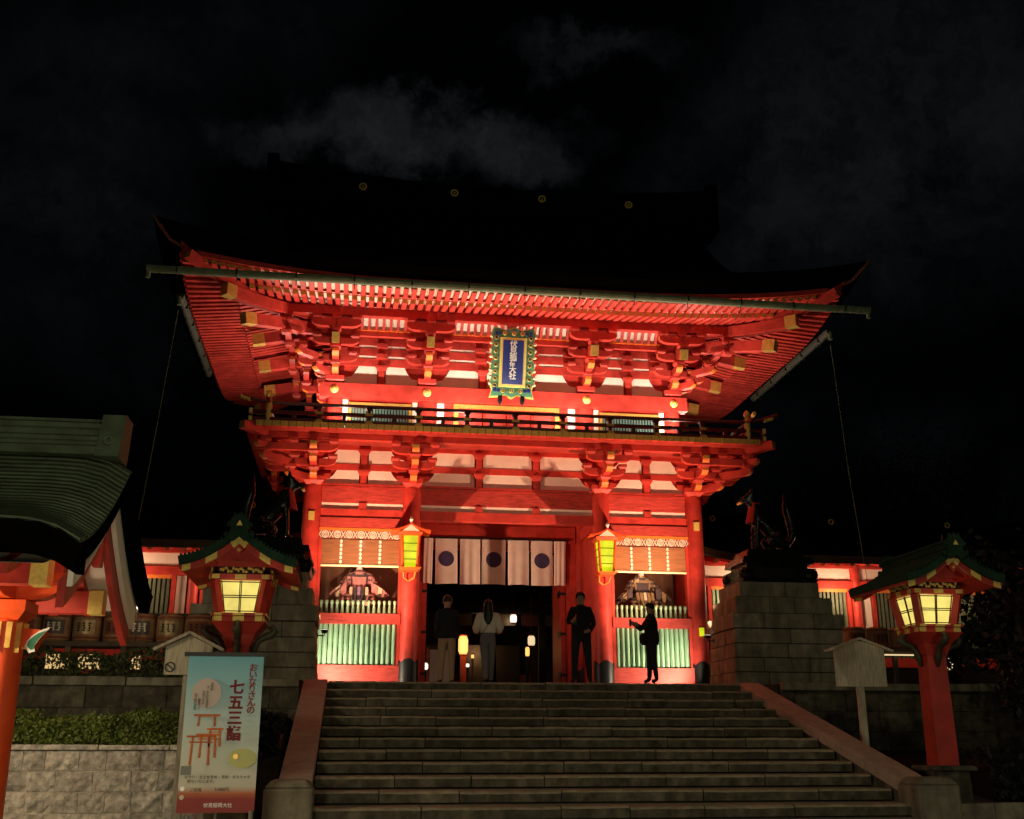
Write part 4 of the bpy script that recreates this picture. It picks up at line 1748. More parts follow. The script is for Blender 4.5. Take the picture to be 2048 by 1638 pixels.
# ---- small white uplights on the paving before the guardian fences
def uplight(s, lab):
    x, y = s*4.36, -1.22
    T = thing('uplight', lab, 'lamp', (x, y, 0), 'small uplights before the fences')
    b = MB()
    b.lathe([(.07, 0), (.07, .03), (.05, .05), (.055, .12), (.07, .16)], (x, y), 12)
    b.build('housing', 'black_iron', T)
    b = MB()
    b.lathe([(.055, .161), (.055, .166)], (x, y), 12)
    b.build('lens', 'lamp_white', T)
    lamp('uplight_beam', 'SPOT', (x, y, .21), 340, (1.0, .82, .58), .04, (s*3.3, 0.0, 1.0), 120, .9, parent=T)
uplight(-1, 'small uplight on the paving before the banner-side green fence')
uplight(1, 'small uplight on the paving before the green fence behind the phone-raising figure')
# ---- balcony lamps
def blamp(x, y, lab, e, tgt):
    T = thing('balcony_lamp', lab, 'lamp', (x, y, 5.99), 'lamps on the balcony floor')
    ubox('lamp_foot', (x-.06, y-.05, 5.992), (x+.06, y+.05, 6.04), ('black_iron',), T)
    ubox('lamp_head', (x-.10, y-.06, 6.04), (x+.10, y+.06, 6.11), ('lamp_white',), T)
    lamp('lamp_beam', 'SPOT', (x, y, 6.14), e, (1.0, .80, .62), .06, tgt, 160, .5, parent=T)
for i, (x, w) in enumerate(((-4.05, 'under the first lattice window'), (-1.25, 'at the first edge of the upper doors'), (1.4, 'at the far edge of the upper doors'), (4.1, 'under the second lattice window'))):
    blamp(x, -.95, 'balcony floor lamp ' + w, 345, (x*.9, -.75, 9.0))
for s, w in ((-1, 'banner-side'), (1, 'signboard-side')):
    blamp(s*5.35, 1.6, 'balcony floor lamp on the %s flank of the gate' % w, 310, (s*6.0, 1.2, 9.0))

# ---- name plaque
T = thing('name_plaque', 'tall blue name plaque with carved green and gold frame under the eaves', 'plaque', (0, -.7, 7.1))
def PQ(x, z, t=0.0):
    """plaque plane leans forward: top further out"""
    v = (z-7.06)/1.74
    return Vector((x, -.62-.52*v-t, 7.06+1.70*v))
def pq_poly(name, poly, t0, t1, m):
    b = MB()
    n = len(poly)
    vs = [PQ(x, z, t0) for x, z in poly]+[PQ(x, z, t1) for x, z in poly]
    b.add(vs, [tuple(range(n))[::-1], tuple(range(n, 2*n))]+[(i, (i+1) % n, n+(i+1) % n, n+i) for i in range(n)])
    return b.build(name, m, T)
def wav(side, n=9, a=.035):
    out = []
    for i in range(n+1):
        z = 7.10+(8.76-7.10)*i/n
        out.append((side*(.515+a*math.cos(i*math.pi)*(.6 if i in (0, n) else 1)), z))
    return out
fr = wav(1)+[(.36, 8.74), (.20, 8.70), (0, 8.76), (-.20, 8.70), (-.36, 8.74)]+wav(-1)[::-1]+[(-.3, 7.12), (-.16, 7.16), (0, 7.08), (.16, 7.16), (.3, 7.12)]
pq_poly('plaque_back', [(x*1.05, 7.93+(z-7.93)*1.035) for x, z in fr], .0, .05, 'gold_leaf')
pq_poly('plaque_frame', fr, .05, .085, 'plaque_green')
pq_poly('inner_frame', [(-.33, 7.32), (.33, 7.32), (.33, 8.52), (-.33, 8.52)], .085, .11, 'gold_leaf')
pq_poly('name_board', [(-.26, 7.385), (.26, 7.385), (.26, 8.455), (-.26, 8.455)], .11, .122, 'blue_board')
for sx in (-1, 1):
    for sz in (7.235, 8.63):
        for dx, dz in ((0, 0), (.0, -.085 if sz > 8 else .085), (-.095*sx, 0)):
            x, z = sx*.43+dx, sz+dz
            pq_poly('corner_inlay', [(x-.036, z-.03), (x+.036, z-.03), (x+.036, z+.03), (x-.036, z+.03)], .085, .097, 'blue_board')
    for i in range(8):
        z = 7.36+i*.165
        b = MB()
        c = PQ(sx*.43, z, .095)
        n = 12
        b.ring((c.x, c.y, c.z), .052, .016, 'y', 14, .03)
        b.build('frame_scroll', 'gold_leaf', T)
        b = MB()
        c = PQ(sx*.545, z+.05, .05)
        b.ball((c.x, c.y, c.z), (.05, .035, .045), 8, 6)
        b.build('edge_scroll', 'lamp_cream_paint', T)
for x in (-.22, 0, .22):
    for z in (8.63, 7.23):
        b = MB()
        c = PQ(x, z, .095)
        b.ring((c.x, c.y, c.z), .055, .018, 'y', 14, .03)
        b.ball((c.x, c.y, c.z), (.024, .02, .024), 8, 5)
        b.build('frame_scroll', 'gold_leaf', T)
for x in (-.28, .28):
    b = MB()
    b.box((x-.05, -.72, 6.98), (x+.05, -.56, 7.2))
    b.frust((x, -.64), .02, .10, 6.90, 6.98, d0=.04, d1=.14)
    b.build('hanging_hook', 'black_iron', T)
ang = 90+math.degrees(math.atan2(.52, 1.70))
o = text('lettering', '伏見稲荷大社', PQ(0, 8.44, .130), .185, 'silver', T, rx=ang, extrude=.006, bold=.004, vertical=True, pitch=.86)
lamp('plaque_light', 'SPOT', (0, -2.6, 6.55), 60, (1.0, .85, .62), .06, (0, -.9, 7.9), 40, .6, parent=T)

# ---- hanging lanterns on the inner columns
def hang_lantern(s, lab):
    x, y = s*2.36-.03, -.52
    T = thing('hanging_lantern', lab, 'lantern', (x, y, 2.7), 'yellow lanterns on the inner columns')
    b = MB()
    # roof: two curved slopes, gable forward
    for sg in (-1, 1):
        def rf(u, v, sg=sg):
            return (x+sg*(.46*u), y-.34+.68*v, 3.84-.22*(u**.75)-.0*v+.05*u**3)
        b.grid(rf, 8, 2)
        def rf2(u, v, sg=sg):
            return (x+sg*(.46*u), y-.34+.68*v, 3.80-.22*(u**.75)+.05*u**3)
        b.grid(rf2, 8, 2)
        for yy in (y-.34, y+.34):
            P = [(x+sg*.46*k/8, yy, 3.84-.22*((k/8)**.75)+.05*(k/8)**3) for k in range(9)]
            b.add(P+[(p[0], p[1], p[2]-.04) for p in P], [(k, k+1, 10+k, 9+k) for k in range(8)])
    b.build('lantern_roof', 'post_orange', T, fix=False)
    b = MB()
    b.prism([(x-.24, 3.62), (x+.24, 3.62), (x, 3.80)], 'y', y-.27, y-.25)
    b.build('gable_panel', 'cord_white', T)
    b = MB()
    b.lathe([(.02, 3.84), (.035, 3.88), (.05, 3.91), (.03, 3.95), (.012, 3.98)], (x, y-.30), 10)
    b.build('finial', 'cord_white', T, smooth=True)
    b = MB()
    b.frust((x, y), .36, .52, 2.74, 2.80)
    b.frust((x, y), .50, .56, 3.56, 3.63)
    for a in (-1, 1):
        for c in (-1, 1):
            b.bar((x+a*.16, y+c*.16, 2.80), (x+a*.205, y+c*.205, 3.57), .045, .045)
    b.build('lantern_frame', 'post_orange', T)
    for (dx, dy) in ((0, -1), (1, 0), (-1, 0)):
        b = MB()
        w0, w1 = .14, .185
        t = Vector((-dy, dx, 0))
        n = Vector((dx, dy, 0))
        c = Vector((x, y, 0))
        q = []
        for zz, w, o in ((2.81, w0, .165), (3.55, w1, .21)):
            for sg in (-1, 1):
                p = c+n*(o-.012)+t*(sg*w)
                q.append((p.x, p.y, zz))
        b.add(q, [(0, 1, 3, 2)])
        pn = b.build('paper_pane', 'paper_yellow', T)
        b = MB()
        for k in range(1, 4):
            f = k/4
            zz = 2.81+.74*f
            w = w0+(w1-w0)*f
            o = .165+.045*f
            p0, p1 = c+n*o+t*w, c+n*o-t*w
            b.bar((p0.x, p0.y, zz), (p1.x, p1.y, zz), .012, .014)
        b.build('pane_bar', 'black_lacquer', pn)
    b = MB()
    b.bar((x, y+.2, 3.70), (x, -.2, 3.70), .05, .06)
    b.tube([(x-.14, y+.10, 2.74), (x-.12, y+.22, 2.62), (x, -.2, 2.55)], .02, 6)
    b.tube([(x+.14, y+.10, 2.74), (x+.12, y+.22, 2.62), (x, -.2, 2.55)], .02, 6)
    b.build('bracket', 'end_ochre', T)
    lamp('lantern_glow', 'POINT', (x, y-.30, 3.1), 1.6, (1.0, .85, .3), .12, parent=T)
hang_lantern(-1, 'yellow lantern on the inner column left of the white curtain')
hang_lantern(1, 'yellow lantern on the inner column right of the white curtain')

# ---- white split curtain
T = thing('split_curtain', 'white split curtain with three purple crests over the gateway', 'curtain', (0, 2.15, 2.8))
edges_ = [(-1.90, -1.70, 0), (-1.66, -1.10, 1), (-1.04, -.56, 0), (-.52, .05, 1), (.10, .64, 0), (.69, 1.27, 1), (1.30, 1.90, 0)]
edges_ = [(-1.90, -1.66, 0), (-1.60, -1.02, 1), (-.95, -.42, 0), (-.37, .26, 1), (.32, .88, 0), (.94, 1.52, 1), (1.56, 1.88, 0)]
for i, (a, c, cr) in enumerate(edges_):
    ph = rng.uniform(0, 6)
    fr_ = rng.uniform(1.2, 2.0) if cr else rng.uniform(1.6, 2.6)
    am = .012 if cr else .017
    b = MB()
    def cl(u, v):
        x = a+(c-a)*u
        w = .25+.75*v
        y = 2.16+am*w*math.sin(u*fr_*6.28+ph+.6*math.sin(v*2))+.012*math.sin(v*5+ph)
        curl = .05*w*((abs(2*u-1))**4)
        return (x+.015*v*math.sin(ph), y+curl, 4.05-1.20*v-.012*math.sin(u*3.1+ph))
    b.grid(cl, 22, 16)
    p = b.build('curtain_panel', 'cloth_white', T, smooth='all', fix=False)
    if cr:
        cx = (a+c)/2
        cz = 3.50
        rd_ = .205
        q = MB()
        n = 28
        vs = [(cx, 2.105, cz)]
        def cy_(x, z):
            u = (x-a)/(c-a)
            v = (4.05-z)/1.20
            return cl(u, v)[1]-.008
        vs = [(cx, cy_(cx, cz), cz)]
        for rr in (.5, 1):
            for k in range(n):
                t = 2*math.pi*k/n
                x, z = cx+rd_*rr*math.cos(t), cz+rd_*rr*math.sin(t)
                vs.append((x, cy_(x, z), z))
        fs = [(0, 1+k, 1+(k+1) % n) for k in range(n)]+[(1+k, 1+n+k, 1+n+(k+1) % n, 1+(k+1) % n) for k in range(n)]
        q.add(vs, fs)
        q.build('crest', 'crest_purple', p, fix=False)
ubox('curtain_rod', (-1.98, 2.12, 4.03), (1.96, 2.17, 4.07), ('black_iron',), T)

# ---- reed blinds in the side bays
def blind(s, lab):
    a, c = sorted((s*(CI+.27), s*(CX-.27)))
    T = thing('reed_blind', lab, 'blind', ((a+c)/2, -.06, 2.9), 'reed blinds over the guardian bays')
    b = MB()
    n = 30
    for k in range(n):
        z = 2.935+k*(.60/n)
        b.box((a, -.075+rng.uniform(-.003, .003), z), (c, -.055, z+.60/n*.82))
    o = b.build('reeds', 'reed', T)
    o['kind'] = 'stuff'
    for k in range(5):
        if k in (0, 4):
            continue
        x = a+(c-a)*k/4
        b = MB()
        for q in range(6):
            z = 2.95+q*.098
            b.prism([(x-.030, z+.02), (x, z), (x+.030, z+.02), (x+.030, z+.068), (x, z+.088), (x-.030, z+.068)], 'y', -.098, -.080)
        b.build('tassel_band', 'cord_white', T)
    b = MB()
    b.tube([(a, -.08, 2.91), (c, -.08, 2.91)], .030, 8)
    b.build('bottom_rod', 'lamp_cream_paint', T)
blind(-1, 'rolled-down reed blind over the guardian niche on the banner side')
blind(1, 'rolled-down reed blind over the guardian niche behind the phone-raising figure')

# ---- seated guardian figures in the niches
def guardian(s, lab, robe):
    x, y = s*(CX+CI)/2, .80
    T = thing('guardian_statue', lab, 'statue', (x, y, 1.16), 'guardian statues in the side bays')
    Z = .42
    b = MB()
    b.frust((x, y), 1.1, 1.0, 1.16, 1.60+Z, d0=.9, d1=.8)
    b.build('dais', 'wood_dark', T)
    J = []
    E = []
    def j(a, c, z, r):
        J.append(((x+a, y+c, z+Z), r))
        return len(J)-1
    p0 = j(0, .05, 1.80, .20)
    p1 = j(0, .05, 2.06, .20)
    p2 = j(0, .02, 2.34, .20)
    p3 = j(0, 0, 2.50, .075)
    p4 = j(0, -.01, 2.60, .085)
    p5 = j(0, -.01, 2.70, .07)
    E += [(p0, p1), (p1, p2), (p2, p3), (p3, p4), (p4, p5)]
    for v in (-1, 1):
        a0 = j(v*.25, 0, 2.34, .12)
        a1 = j(v*.36, -.08, 2.16, .12)
        a2 = j(v*.46, -.16, 2.00, .10)
        E += [(p2, a0), (a0, a1), (a1, a2)]
        l0 = j(v*.22, -.14, 1.80, .15)
        l1 = j(v*.30, -.42, 1.78, .13)
        l2 = j(v*.26, -.44, 1.60, .10)
        E += [(p0, l0), (l0, l1), (l1, l2)]
    def mf(c):
        if c.z > 2.52+Z:
            return 2
        a = abs(c.x-x)
        if (c.z*9) % 1 < .28 or .13 < a < .19 or a < .035:
            return 1
        return 0
    skinned('statue_body', J, E, mf, robe, T)
    for v in (-1, 1):
        for (u0, u1, h0, h1, m) in ((.30, .44, .17, .16, robe[0]), (.455, .56, .155, .12, robe[3]), (.575, .72, .115, .01, robe[0])):
            b = MB()
            zc0, zc1 = 2.06-.42*(u0-.3), 2.06-.42*(u1-.3)
            q = [(x+v*u0, zc0-h0+Z), (x+v*u1, zc1-h1+Z), (x+v*u1, zc1+h1*.7+Z), (x+v*u0, zc0+h0*.7+Z)]
            b.prism(q, 'y', y-.27, y-.13)
            b.build('sleeve', [m], T)
    for k, q in enumerate((-.19, -.095, 0, .095, .19)):
        b = MB()
        w = .034
        b.hexa([(x+q-w*1.3, y-.50, 1.60+Z), (x+q+w*1.3, y-.50, 1.60+Z), (x+q+w*1.3, y-.46, 1.60+Z), (x+q-w*1.3, y-.46, 1.60+Z)],
               [(x+q-w, y-.33, 2.06+Z), (x+q+w, y-.33, 2.06+Z), (x+q+w, y-.29, 2.06+Z), (x+q-w, y-.29, 2.06+Z)])
        b.build('sash', [(robe[3], robe[1], robe[4], robe[1], robe[3])[k]], T)
    b = MB()
    b.prism([(x-.10, 2.68+Z), (x+.10, 2.68+Z), (x+.07, 2.76+Z), (x+.02, 2.90+Z), (x-.04, 2.90+Z), (x-.07, 2.76+Z)], 'y', y-.08, y+.08)
    b.build('court_cap', 'black_lacquer', T)
    b = MB()
    b.tube([(x-.80, y-.34, 1.70+Z), (x-.45, y-.36, 2.02+Z), (x-.2, y-.34, 2.5+Z)], .014, 6)
    b.build('bow', 'wood_dark', T)
    lamp('niche_light', 'POINT', (x, .30, 3.30), 6, (1.0, .72, .48), .1, parent=T)
guardian(-1, 'seated guardian figure in pink and cream robes inside the banner-side niche', ['robe_pink', 'robe_dark', 'face_white', 'robe_cream', 'robe_mauve'])
guardian(1, 'seated guardian figure in dark bronze robes inside the niche behind the phone-raising figure', ['robe_dark', 'robe_bronze', 'face_white', 'robe_bronze', 'robe_cream'])

# ================================================================== BIG PAPER LANTERNS ON POSTS
def big_lantern(s, lab, x, y, zb):
    T = thing('post_lantern', lab, 'lantern', (x, y, zb), 'red post lanterns beside the stair')
    # stone plinth
    b = MB()
    b.frust((x, y), .56, .52, -2.6, zb-.07)
    b.frust((x, y), .70, .66, zb-.07, zb+.0)
    o = b.build('plinth', 'stone_dark', T)
    m = o.modifiers.new('bevel', 'BEVEL')
    m.width = .02
    m.segments = 2
    b = MB()
    b.frust((x, y), .325, .30, zb, .10)
    b.build('post', 'vermilion', T)
    # capital flaring out
    b = MB()
    b.frust((x, y), .33, .44, .10, .26)
    b.frust((x, y), .44, .72, .26, .42)
    b.build('capital', 'vermilion', T)
    for a, c in ((-1, 0), (1, 0), (0, -1), (0, 1)):
        b = MB()
        def pt(u, z):
            return (x+a*u, y+c*u, z)
        b.tube([pt(.17, -.06), pt(.21, .08), pt(.25, .18), pt(.33, .24), pt(.42, .27), pt(.47, .33), pt(.44, .385), pt(.38, .36)], [.025, .05, .04, .05, .055, .055, .045, .02], 8)
        b.build('carved_nose', 'carve_dark', T, smooth='all')
    # lower frame with gilt plates
    b = MB()
    b.frust((x, y), .66, .64, .42, .54)
    b.build('lower_frame', 'vermilion', T)
    b = MB()
    b.frust((x, y), .72, .72, .50, .535)
    b.build('lower_moulding', 'vermilion', T)
    def plates(zlo, zhi, off, wid):
        for a, c in ((0, -1), (1, 0), (-1, 0)):
            t = Vector((-c, a, 0))
            n = Vector((a, c, 0))
            for q, w in ((-wid, .10), (0, .15), (wid, .10)):
                b = MB()
                ctr = Vector((x, y, 0))+n*off+t*q
                p0, p1 = ctr-t*(w/2), ctr+t*(w/2)
                b.bar((p0.x, p0.y, (zlo+zhi)/2), (p1.x, p1.y, (zlo+zhi)/2), .012, zhi-zlo)
                b.build('gilt_plate', 'gold_leaf', T)
    plates(.425, .495, .337, .27)
    plates(.502, .533, .366, .27)
    # light box, wider at the top
    hb, ht, z0, z1 = .255, .325, .54, .98
    for a in (-1, 1):
        for c in (-1, 1):
            b = MB()
            b.bar((x+a*hb*1.06, y+c*hb*1.06, z0), (x+a*ht*1.06, y+c*ht*1.06, z1), .10, .10)
            b.build('corner_post', 'vermilion', T)
    for a, c in ((0, -1), (1, 0), (-1, 0), (0, 1)):
        t = Vector((-c, a, 0))
        n = Vector((a, c, 0))
        ctr = Vector((x, y, 0))
        def pt(u, v, o=0.0):
            h = hb+(ht-hb)*v
            p = ctr+n*(h-.005+o)+t*(u*(h-.045))
            return (p.x, p.y, z0+(z1-z0)*v)
        b = MB()
        b.add([pt(-1, 0.02), pt(1, 0.02), pt(1, .98), pt(-1, .98)], [(0, 1, 2, 3)])
        pn = b.build('paper_pane', 'paper_lit', T)
        b = MB()
        for u in (-.93, -.04, .04, .93):
            b.bar(pt(u, 0.02, .012), pt(u, .98, .012), .013, .013, up=(a, c, .01))
        for v in (.06, .47, .53, .94):
            b.bar(pt(-1, v, .012), pt(1, v, .012), .013, .013)
        b.build('lattice', 'wood_dark', pn)
    lamp('lantern_glow', 'POINT', (x, y-.62, .80), .9, (1.0, .76, .36), .2, parent=T)
    lamp('lantern_glow', 'POINT', (x, y, .80), .8, (1.0, .76, .36), .12, parent=T)
    # upper frame, transom carving, tie beams
    b = MB()
    b.frust((x, y), .80, .84, .98, 1.05)
    b.build('upper_frame', 'vermilion', T)
    plates(.985, 1.045, .420, .33)
    for a, c in ((0, -1), (1, 0), (-1, 0)):
        t = Vector((-c, a, 0))
        n = Vector((a, c, 0))
        ctr = Vector((x, y, 0))
        b = MB()
        p0, p1 = ctr+n*.385-t*.30, ctr+n*.385+t*.30
        b.bar((p0.x, p0.y, 1.11), (p1.x, p1.y, 1.11), .02, .11)
        tr = b.build('transom', 'black_lacquer', T)
        for k in range(9):
            u = -.27+k*.0675
            b = MB()
            q = ctr+n*.40+t*u
            zz = 1.11+.025*math.sin(k*2.2)
            b.ball((q.x, q.y, zz), (.030, .030, .022), 6, 5)
            q = ctr+n*.40+t*(u+.03)
            b.ball((q.x, q.y, 1.11-.025*math.sin(k*2.2)), (.018, .018, .030), 6, 5)
            b.build('carving', 'gold_leaf', tr)
    b = MB()
    for c in (-1, 1):
        b.bar((x-.56, y+c*.37, 1.195), (x+.56, y+c*.37, 1.195), .09, .09)
        b.bar((x+c*.36, y-.86, 1.20), (x+c*.36, y+.86, 1.20), .08, .08)
    b.build('tie_beam', 'vermilion', T)
    # pediment
    b = MB()
    b.prism([(x-.40, 1.19), (x+.40, 1.19), (x, 1.44)], 'y', y-.62, y-.58)
    b.build('pediment', 'vermilion', T)
    # roof: gable forward, sweeping slopes
    hw, dp = .77, .96
    def rz(u):
        u = abs(u)
        return 1.60-.44*(1.5*u-.5*u*u)+.03*u**4
    def sect(off, th):
        up = [(x+u*hw, rz(u)+off) for u in [k/12 for k in range(-12, 13)]]
        lo = [(px, pz-th) for px, pz in up]
        return up+lo[::-1]
    def shell(name, off, th, y0, y1, m, par, flare=0.0):
        b = MB()
        N = 24
        vs = []
        for yy in (y0, y1):
            for k in range(-12, 13):
                u = k/12
                vs.append((x+u*hw, yy, rz(u)+off+flare*(abs(yy-y)/dp)**2))
            for k in range(12, -13, -1):
                u = k/12
                vs.append((x+u*hw*.97, yy, rz(u)+off-th+flare*(abs(yy-y)/dp)**2))
        n = 50
        b.add(vs, [tuple(range(n))[::-1], tuple(range(n, 2*n))]+[(i, (i+1) % n, n+(i+1) % n, n+i) for i in range(n)])
        return b.build(name, m, par)
    rfo = shell('roof', .0, .11, y-dp, y+dp, 'copper_roof', T)
    shell('roof_soffit', -.115, .03, y-dp*.93, y+dp*.93, 'vermilion', T)
    for k in range(14):
        for sg in (-1, 1):
            u = sg*(.10+.85*k/13)
            b = MB()
            b.tube([(x+u*hw, y-dp-.012, rz(u)+.012), (x+u*hw, y+dp, rz(u)+.012)], .017, 5)
            b.build('roof_rib', 'copper_roof', rfo)
    # barge boards with gilt plates
    for yy, fr in ((y-dp*.90, 1), (y+dp*.90, 0)):
        b = MB()
        U = [k/12 for k in range(-12, 13)]
        up = [(x+u*hw*.94, yy, rz(u)-.10) for u in U]
        lo = [(x+u*hw*.94, yy, rz(u)-.10-.095) for u in U]
        for off in (-.022, .022):
            b.add([(p[0], p[1]+off, p[2]) for p in up+lo], [(k, k+1, 26+k, 25+k) for k in range(24)])
        b.add([(p[0], p[1]-.022, p[2]) for p in lo]+[(p[0], p[1]+.022, p[2]) for p in lo], [(k, k+1, 26+k, 25+k) for k in range(24)])
        bb = b.build('barge_board', 'vermilion', T)
        for u0, u1 in ((-.99, -.84), (-.58, -.38), (.38, .58), (.84, .99)):
            b = MB()
            P = [u0+(u1-u0)*k/4 for k in range(5)]
            b.add([(x+u*hw*.94, yy-.032, rz(u)-.105) for u in P]+[(x+u*hw*.94, yy-.032, rz(u)-.19) for u in P], [(k, k+1, 6+k, 5+k) for k in range(4)])
            o = b.build('gilt_plate', 'gold_leaf', bb)
            m = o.modifiers.new('solid', 'SOLIDIFY')
            m.thickness = .01
        if fr:
            b = MB()
            b.prism([(x-.12, rz(.13)-.12), (x, rz(0)-.06), (x+.12, rz(.13)-.12), (x+.07, rz(0)-.28), (x, rz(0)-.22), (x-.07, rz(0)-.28)], 'y', yy-.045, yy-.025)
            b.build('gilt_plate', 'gold_leaf', bb)
            b = MB()
            b.prism([(x-.055, rz(0)-.30), (x, rz(0)-.24), (x+.055, rz(0)-.30), (x, rz(0)-.37)], 'y', yy-.05, yy-.02)
            b.build('pendant', 'vermilion', bb)
            b = MB()
            b.ball((x, yy-.055, rz(0)-.305), (.022, .015, .022), 8, 5)
            b.build('pendant_stud', 'gold_leaf', bb)
    # ridge and ridge-end ornament
    b = MB()
    b.box((x-.05, y-dp-.02, 1.58), (x+.05, y+dp+.02, 1.67))
    b.box((x-.075, y-dp-.02, 1.666), (x+.075, y+dp+.02, 1.70))
    b.build('ridge', 'copper_roof', T)
    for yy in (y-dp-.05, y+dp+.05):
        b = MB()
        b.prism([(x-.15, 1.44), (x-.07, 1.40), (x, 1.46), (x+.07, 1.40), (x+.15, 1.44), (x+.11, 1.56), (x+.13, 1.66), (x+.08, 1.73), (x, 1.76), (x-.08, 1.73), (x-.13, 1.66), (x-.11, 1.56)], 'y', yy-.03, yy+.03)
        for k in range(-1, 2):
            b.ball((x+k*.065, yy, 1.76-.012*k*k), (.028, .04, .028), 8, 6)
        for sg in (-1, 1):
            b.ball((x+sg*.14, yy, 1.62), (.035, .04, .04), 8, 6)
            b.ball((x+sg*.17, yy, 1.49), (.035, .04, .04), 8, 6)
        o = b.build('ridge_ornament', 'copper_roof', T)
        b = MB()
        b.prism([(x-.04, 1.60), (x+.04, 1.60), (x, 1.67)], 'y', yy-.045, yy-.030)
        b.build('ridge_crest', 'gold_leaf', o)
big_lantern(-1, 'lit red post lantern with green roof rising behind the blue banner', -5.18, -10.5, -1.46)
big_lantern(1, 'lit red post lantern with green roof beside the dark trees, full post showing', 4.97, -10.5, -1.46)
# ================================================================== PAVILION AT THE EDGE OF THE FRAME
PV = thing('pavilion', 'orange pavilion with sweeping green copper roof at the edge of the frame', 'pavilion', (-8.4, -12.55, -2.86))
XR, PYF, PYB, PYM = -6.42, -14.65, -10.45, -12.55
XL = -14.5
def pvz(y):
    """roof top height across the slope"""
    u = abs(y-PYM)/2.1
    return 2.26-1.34*(1.36*u-.36*u*u)+.10*u**4
def verge(x):
    """the gable verge dips and rolls over"""
    t = max(0.0, (x-(XR-.85))/.85)
    return -.22*t**3
b = MB()
NU, NV = 22, 34
def prf(u, v):
    x = XL+(XR-XL)*(u**.55)
    y = PYF+(PYB-PYF)*v
    return (x, y, pvz(y)+verge(x))
b.grid(prf, NU, NV)
def prb(u, v):
    p = prf(u, v)
    return (p[0]-.04*u, p[1], p[2]-.16)
b.grid(prb, NU, NV)
for vv in (0, 1):
    P = [prf(k/NU, vv) for k in range(NU+1)]
    Q = [prb(k/NU, vv) for k in range(NU+1)]
    b.add(P+Q, [(k, k+1, NU+2+k, NU+1+k) for k in range(NU)])
P = [prf(1, k/NV) for k in range(NV+1)]
Q = [prb(1, k/NV) for k in range(NV+1)]
b.add(P+Q, [(k, k+1, NV+2+k, NV+1+k) for k in range(NV)])
prf_o = b.build('roof', 'roof_green', PV, smooth=True)
# copper courses: each strip stands a little proud of the next
NC = 24
for k in range(NC):
    for (ya, yb) in ((PYM-2.1*k/NC, PYM-2.1*(k+1)/NC), (PYM+2.1*k/NC, PYM+2.1*(k+1)/NC)):
        if ya > PYM and k < 10:
            continue
        b = MB()
        P = []
        for i in range(19):
            x = XL+(XR-XL)*((i/18)**.55)
            P.append(x)
        vs = [(x, ya, pvz(ya)+verge(x)+.004) for x in P]+[(x, yb, pvz(yb)+verge(x)+.026) for x in P]+[(x, yb, pvz(yb)+verge(x)-.01) for x in P]
        n = len(P)
        b.add(vs, [(i, i+1, n+i+1, n+i) for i in range(n-1)]+[(n+i, n+i+1, 2*n+i+1, 2*n+i) for i in range(n-1)])
        b.build('copper_course', 'roof_green', prf_o, fix=False)
# thick dark eave and verge edge
b = MB()
for i in range(NU):
    p, q = prf(i/NU, 0), prf((i+1)/NU, 0)
    b.hexa([(p[0], p[1]+.02, p[2]-.34), (q[0], q[1]+.02, q[2]-.34), (q[0], q[1]+.35, q[2]-.30), (p[0], p[1]+.35, p[2]-.30)],
           [(p[0], p[1]-.03, p[2]-.02), (q[0], q[1]-.03, q[2]-.02), (q[0], q[1]+.35, q[2]-.02), (p[0], p[1]+.35, p[2]-.02)])
b.build('eave_edge', 'bark', PV)
b = MB()
for k in range(NV):
    p, q = prf(1, k/NV), prf(1, (k+1)/NV)
    b.hexa([(p[0]-.13, p[1], p[2]-.24), (p[0]-.02, p[1], p[2]-.26), (q[0]-.02, q[1], q[2]-.26), (q[0]-.13, q[1], q[2]-.24)],
           [(p[0]-.13, p[1], p[2]-.03), (p[0]+.03, p[1], p[2]-.03), (q[0]+.03, q[1], q[2]-.03), (q[0]-.13, q[1], q[2]-.03)])
b.build('verge_edge', 'bark', PV)
# pale board and vermilion barge board under the verge
for (dx, w, z0, z1, m, nm) in ((-.14, .06, -.20, -.56, 'plaster', 'verge_board'), (-.21, .08, -.50, -.78, 'vermilion', 'barge_board')):
    b = MB()
    for k in range(4, NV-2):
        p, q = prf(1, k/NV), prf(1, (k+1)/NV)
        b.hexa([(p[0]+dx-w, p[1], p[2]+z1), (p[0]+dx, p[1], p[2]+z1), (q[0]+dx, q[1], q[2]+z1), (q[0]+dx-w, q[1], q[2]+z1)],
               [(p[0]+dx-w, p[1], p[2]+z0), (p[0]+dx, p[1], p[2]+z0), (q[0]+dx, q[1], q[2]+z0), (q[0]+dx-w, q[1], q[2]+z0)])
    b.build(nm, m, PV)
# underside: plaster boards with vermilion rafters
b = MB()
b.grid(lambda u, v: (XL+(XR-.34-XL)*u, PYF+.05+(PYB-PYF-.1)*v, pvz(PYF+.05+(PYB-PYF-.1)*v)-.46), 1, 24)
b.build('soffit_boards', 'plaster', PV, fix=False)
x = XR-.75
while x > XL:
    for (ya, yb) in ((PYM-.3, PYF+.15), (PYM+.3, PYB-.15)):
        b = MB()
        N = 5
        for k in range(N):
            p, q = ya+(yb-ya)*k/N, ya+(yb-ya)*(k+1)/N
            b.bar((x, p, pvz(p)-.52), (x, q, pvz(q)-.52), .11, .12)
        b.build('rafter', 'vermilion', PV)
    x -= .46
